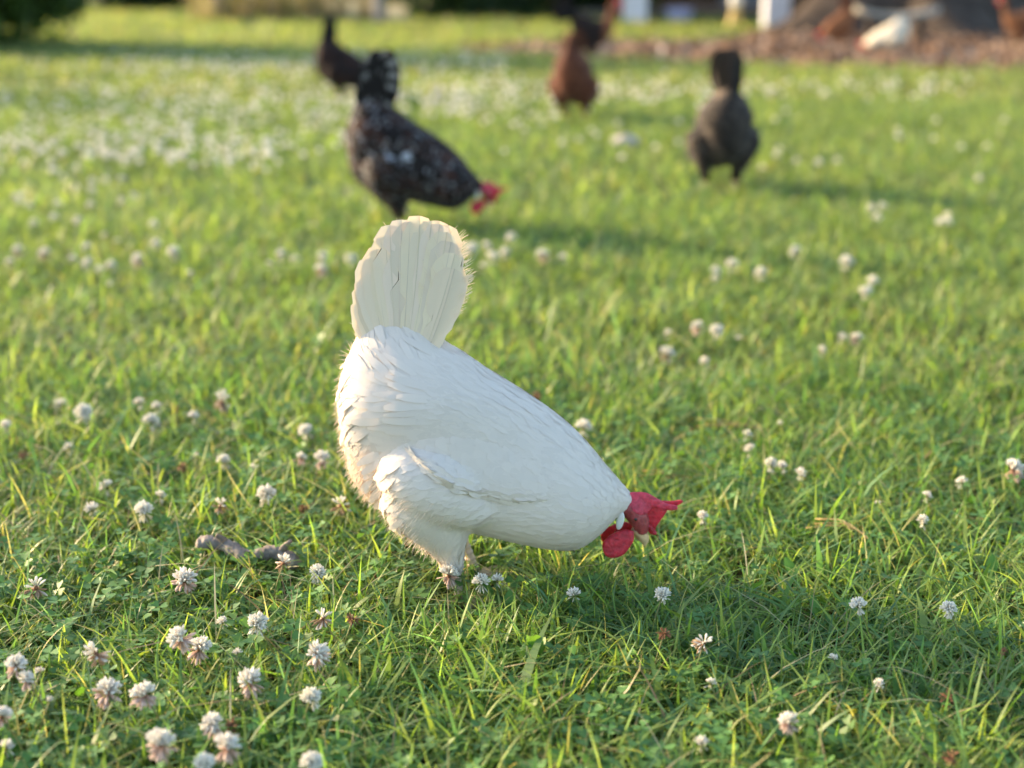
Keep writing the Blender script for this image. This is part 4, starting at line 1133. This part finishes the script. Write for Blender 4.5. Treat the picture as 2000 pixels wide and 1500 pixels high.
def clover_carpet():
    a = Acc(); R = np.random.default_rng(3); pts = []
    for (x0, x1, y0, y1, n) in ((200, 700, 100, 150, 230), (640, 1090, 140, 225, 300), (600, 1000, 98, 140, 90), (1100, 1400, 150, 200, 80), (0, 640, 150, 235, 200), (1450, 1900, 150, 190, 60), (0, 640, 235, 330, 150)):
        for _ in range(n):
            pts.append(((x0 + x1) / 2 + (x1 - x0) * .36 * R.normal() if n > 100 else R.uniform(x0, x1), y0 + (y1 - y0) * (.5 + .5 * R.normal(0, .55)), n))
    for x, y, n in pts:
        p = at(x, max(y, 70), .055); ph = R.uniform(0, 6.28); r = R.uniform(.008, .013); th = ph + np.linspace(0, 2 * math.pi, 6, endpoint=False)
        Rg = [np.stack([p[0] + r * q * np.cos(th), p[1] + r * q * np.sin(th), np.full(6, .055 + dz)], 1) for q, dz in ((.5, -.008), (1, -.002), (.95, .004), (.4, .010))]
        V, F = loft(Rg); a.add(V, F, WHT * R.uniform(.85, 1.0))
    o = obj('clover_carpet', a.mesh('clover_carpet', M_PETAL)); tag(o, 'far drifts of tiny white clover flowers across the lawn', 'flowers', kind='stuff')
clover_carpet()

# ------------------------------------------------------------------ small things on the lawn
def stick():
    p0, p1 = at(385, 1060, .040), at(585, 1100, .034); a = Acc()
    K = [p0, p0 * .75 + p1 * .25 + [0, .004, .004], p0 * .5 + p1 * .5 + [.002, -.006, -.004], p0 * .25 + p1 * .75 + [0, .004, .004], p1]
    nn = 70; P = catmull(K, nn); o0 = np.array([P[:, 0].mean(), P[:, 1].mean(), 0]); P = P - o0; ii = np.arange(nn)
    rad = .0092 + .0006 * np.sin(ii * .31) + .0005 * np.sin(ii * .83 + 1); rad[:3] *= (.5, .75, .9); rad[-3:] *= (.8, .6, .3)
    V, F = tube(P, rad, 18)
    for fq, am in ((35, .0035), (260, .0022), (600, .0012)):
        V = V + np.array([noise.noise_vector(Vector(v * fq)) for v in V]) * am * np.array([.5, 1, 1])
    a.add(V, F, (.22, .19, .165))
    for q, e in ((56, [.016, -.010, .024]), (20, [-.012, -.004, .016])):
        q = P[q]; V, F = tube(catmull([q, q + np.array(e) * .5 + [0, 0, .003], q + e], 9), np.linspace(.006, .0025, 9), 9); V = V + np.array([noise.noise_vector(Vector(v * 220)) for v in V]) * .0018; a.add(V, F, (.19, .155, .13))
    o = obj('stick', a.mesh('stick', M_WOOD)); o.location = o0; tag(o, 'knobbly grey brown stick lying in the grass left of the hen', 'stick')
stick()
def weed(px, py, label, n, size, col, h):
    p = at(px, py, h * .6); root = empty('weed_plant', (p[0], p[1], 0)); tag(root, label, 'plant')
    a = Acc(); V, F = tube([(0, 0, 0), (.002, 0, h * .5), (.003, .002, h)], [.0016, .0013, .001], 6); a.add(V, F, (.22, .09, .06)); obj('stem', a.mesh('stem', M_LEAF), root)
    for k in range(n):
        b = Acc(); V, F, C = leaflet(size * (1 - .08 * k), size * .62, False); V = rot_z(rot_y(V, -.4 - .18 * k), k * 2.2 + .3)
        b.add(V + np.array([.002, 0, h * (.35 + .65 * k / n)]), F, np.array(col)[None] * C); obj('leaf', b.mesh('leaf', M_LEAF), root)
weed(1040, 1290, 'young broad leaved weed with bright green upright leaves', 6, .034, (.12, .23, .04), .05)
weed(1405, 1065, 'small bright leafed weed right of the hen beak', 4, .022, (.15, .26, .05), .035)
weed(1650, 1408, 'yellowing round leafed weed beside the cream clover head', 3, .034, (.34, .32, .05), .03)
weed(1030, 1400, 'low pale green weed with short oval leaves near the bottom', 4, .024, (.15, .25, .06), .03)
weed(185, 1475, 'round leafed green weed in the bottom left grass', 4, .036, (.10, .22, .05), .03)
def fallen_leaf(px, py, L, col, label, rz, tilt=.3):
    p = at(px, py, .02); a = Acc(); V, F, C = leaflet(L, L * .5, False); V[:, 2] += .12 * L * np.sin(V[:, 0] / L * 3); V = rot_z(rot_y(V, tilt), rz); a.add(V, F, np.array(col)[None] * C)
    o = obj('fallen_leaf', a.mesh('fallen_leaf', M_LEAF)); o.location = p; tag(o, label, 'leaf')
fallen_leaf(712, 1127, .022, (.28, .08, .03), 'small rust brown dead leaf left of the hen feet', .2)
fallen_leaf(627, 1425, .05, (.55, .48, .26), 'pale dry leaf blade under the purple tinged clover', -1.0, -.6)
fallen_leaf(1682, 1297, .02, (.62, .55, .25), 'tiny cream dead leaf below the bright clover pair', 1.0, -.5)
def straw(px0, py0, px1, py1, label, sag):
    a = Acc(); p0, p1 = at(px0, py0, .035), at(px1, py1, .03); c = (p0 + p1) / 2; c[2] = 0
    for k in range(4):
        j = rng.normal(0, .006, 3); K = [p0 - c + j, (p0 + p1) / 2 - c + np.array([0, 0, sag]) + j * .5, p1 - c + rng.normal(0, .008, 3)]
        V, F = tube(catmull(K, 9), .0009, 5); a.add(V, F, np.array([.55, .42, .22]) * rng.uniform(.8, 1.1))
    o = obj('dry_straw', a.mesh('dry_straw', M_LEAF)); o.location = c; tag(o, label, 'straw')
straw(1590, 1020, 1700, 1055, 'bent bunch of golden dry straw on the sunlit grass at right', .012)
straw(1250, 925, 1345, 930, 'thin brown straws lying right of the hen neck', .004)
straw(1370, 832, 1500, 838, 'faint tan straws lying in the lawn beyond the hen', .004)
def stone():
    p = at(1222, 292); a = Acc(); n, m = 10, 20; R = []
    for i in range(n):
        ph = math.pi * (i + .2) / (n - .6) - math.pi / 2; th = np.linspace(0, 2 * math.pi, m, endpoint=False)
        k = 1 + .08 * np.sin(3 * th + i) + .05 * np.sin(5 * th)
        R.append(np.stack([.058 * math.cos(ph) * np.cos(th) * k, .042 * math.cos(ph) * np.sin(th) * k, np.full(m, .028 + .034 * math.sin(ph))], 1))
    V, F = loft(R); a.add(V, F, (.36, .32, .30)); o = obj('stone', a.mesh('stone', M_STONE)); o.location = p; tag(o, 'pale rounded stone in the grass left of the grey hen', 'stone')
stone()
def plank():
    p = at(1748, 88); root = empty('bench', p); tag(root, 'low pale curved wooden bench in front of the massive trunk', 'bench')
    a = Acc(); x = np.linspace(-.36, .36, 14); R = []
    for xx in x:
        w_ = .10 * (1 - (abs(xx) / .40) ** 6); t = .028; zz = .24 + .06 * (xx / .36) ** 2
        R.append(np.array([[xx, -w_, zz - t], [xx, w_, zz - t], [xx, w_, zz + t], [xx, -w_, zz + t]]))
    V, F = loft(R); a.add(V, F, (.30, .28, .24)); obj('seat', a.mesh('seat', M_WOOD), root)
    for sx in (-.22, .22):
        b = Acc(); V, F = tube([(sx, 0, 0), (sx, 0, .225)], [.05, .04], 8); b.add(V, F, (.05, .04, .035)); obj('leg', b.mesh('leg', M_WOOD), root)
plank()
def ornament():
    p = at(1436, 52); root = empty('garden_ornament', p, 0, .72); tag(root, 'small white and yellow ornament standing between the porch posts', 'ornament')
    a = Acc(); th = np.linspace(0, 2 * math.pi, 14, endpoint=False)
    R = [np.stack([r * np.cos(th), r * np.sin(th), np.full(14, z)], 1) for z, r in ((0, .13), (.06, .12), (.2, .085), (.28, .06))]; V, F = loft(R); a.add(V, F, (.38, .28, .08)); obj('base', a.mesh('base', M_PAINT), root)
    a = Acc(); R = [np.stack([r * np.cos(th), r * np.sin(th), np.full(14, z)], 1) for z, r in ((.275, .06), (.30, .09), (.38, .10), (.46, .07), (.50, .02))]; V, F = loft(R); a.add(V, F, (.66, .64, .58)); obj('top', a.mesh('top', M_PAINT), root)
ornament()
def pot():
    p = at(1326, 46); a = Acc(); th = np.linspace(0, 2 * math.pi, 18, endpoint=False)
    R = [np.stack([r * np.cos(th), r * np.sin(th), np.full(18, z)], 1) for z, r in ((0, .11), (.05, .14), (.12, .15), (.15, .16), (.165, .165), (.165, .145), (.06, .12))]
    V, F = loft(R); a.add(V, F, (.30, .34, .55)); o = obj('pot', a.mesh('pot', M_PAINT)); o.location = p; tag(o, 'low pale blue pot on the grass before the dark porch', 'pot')
pot()
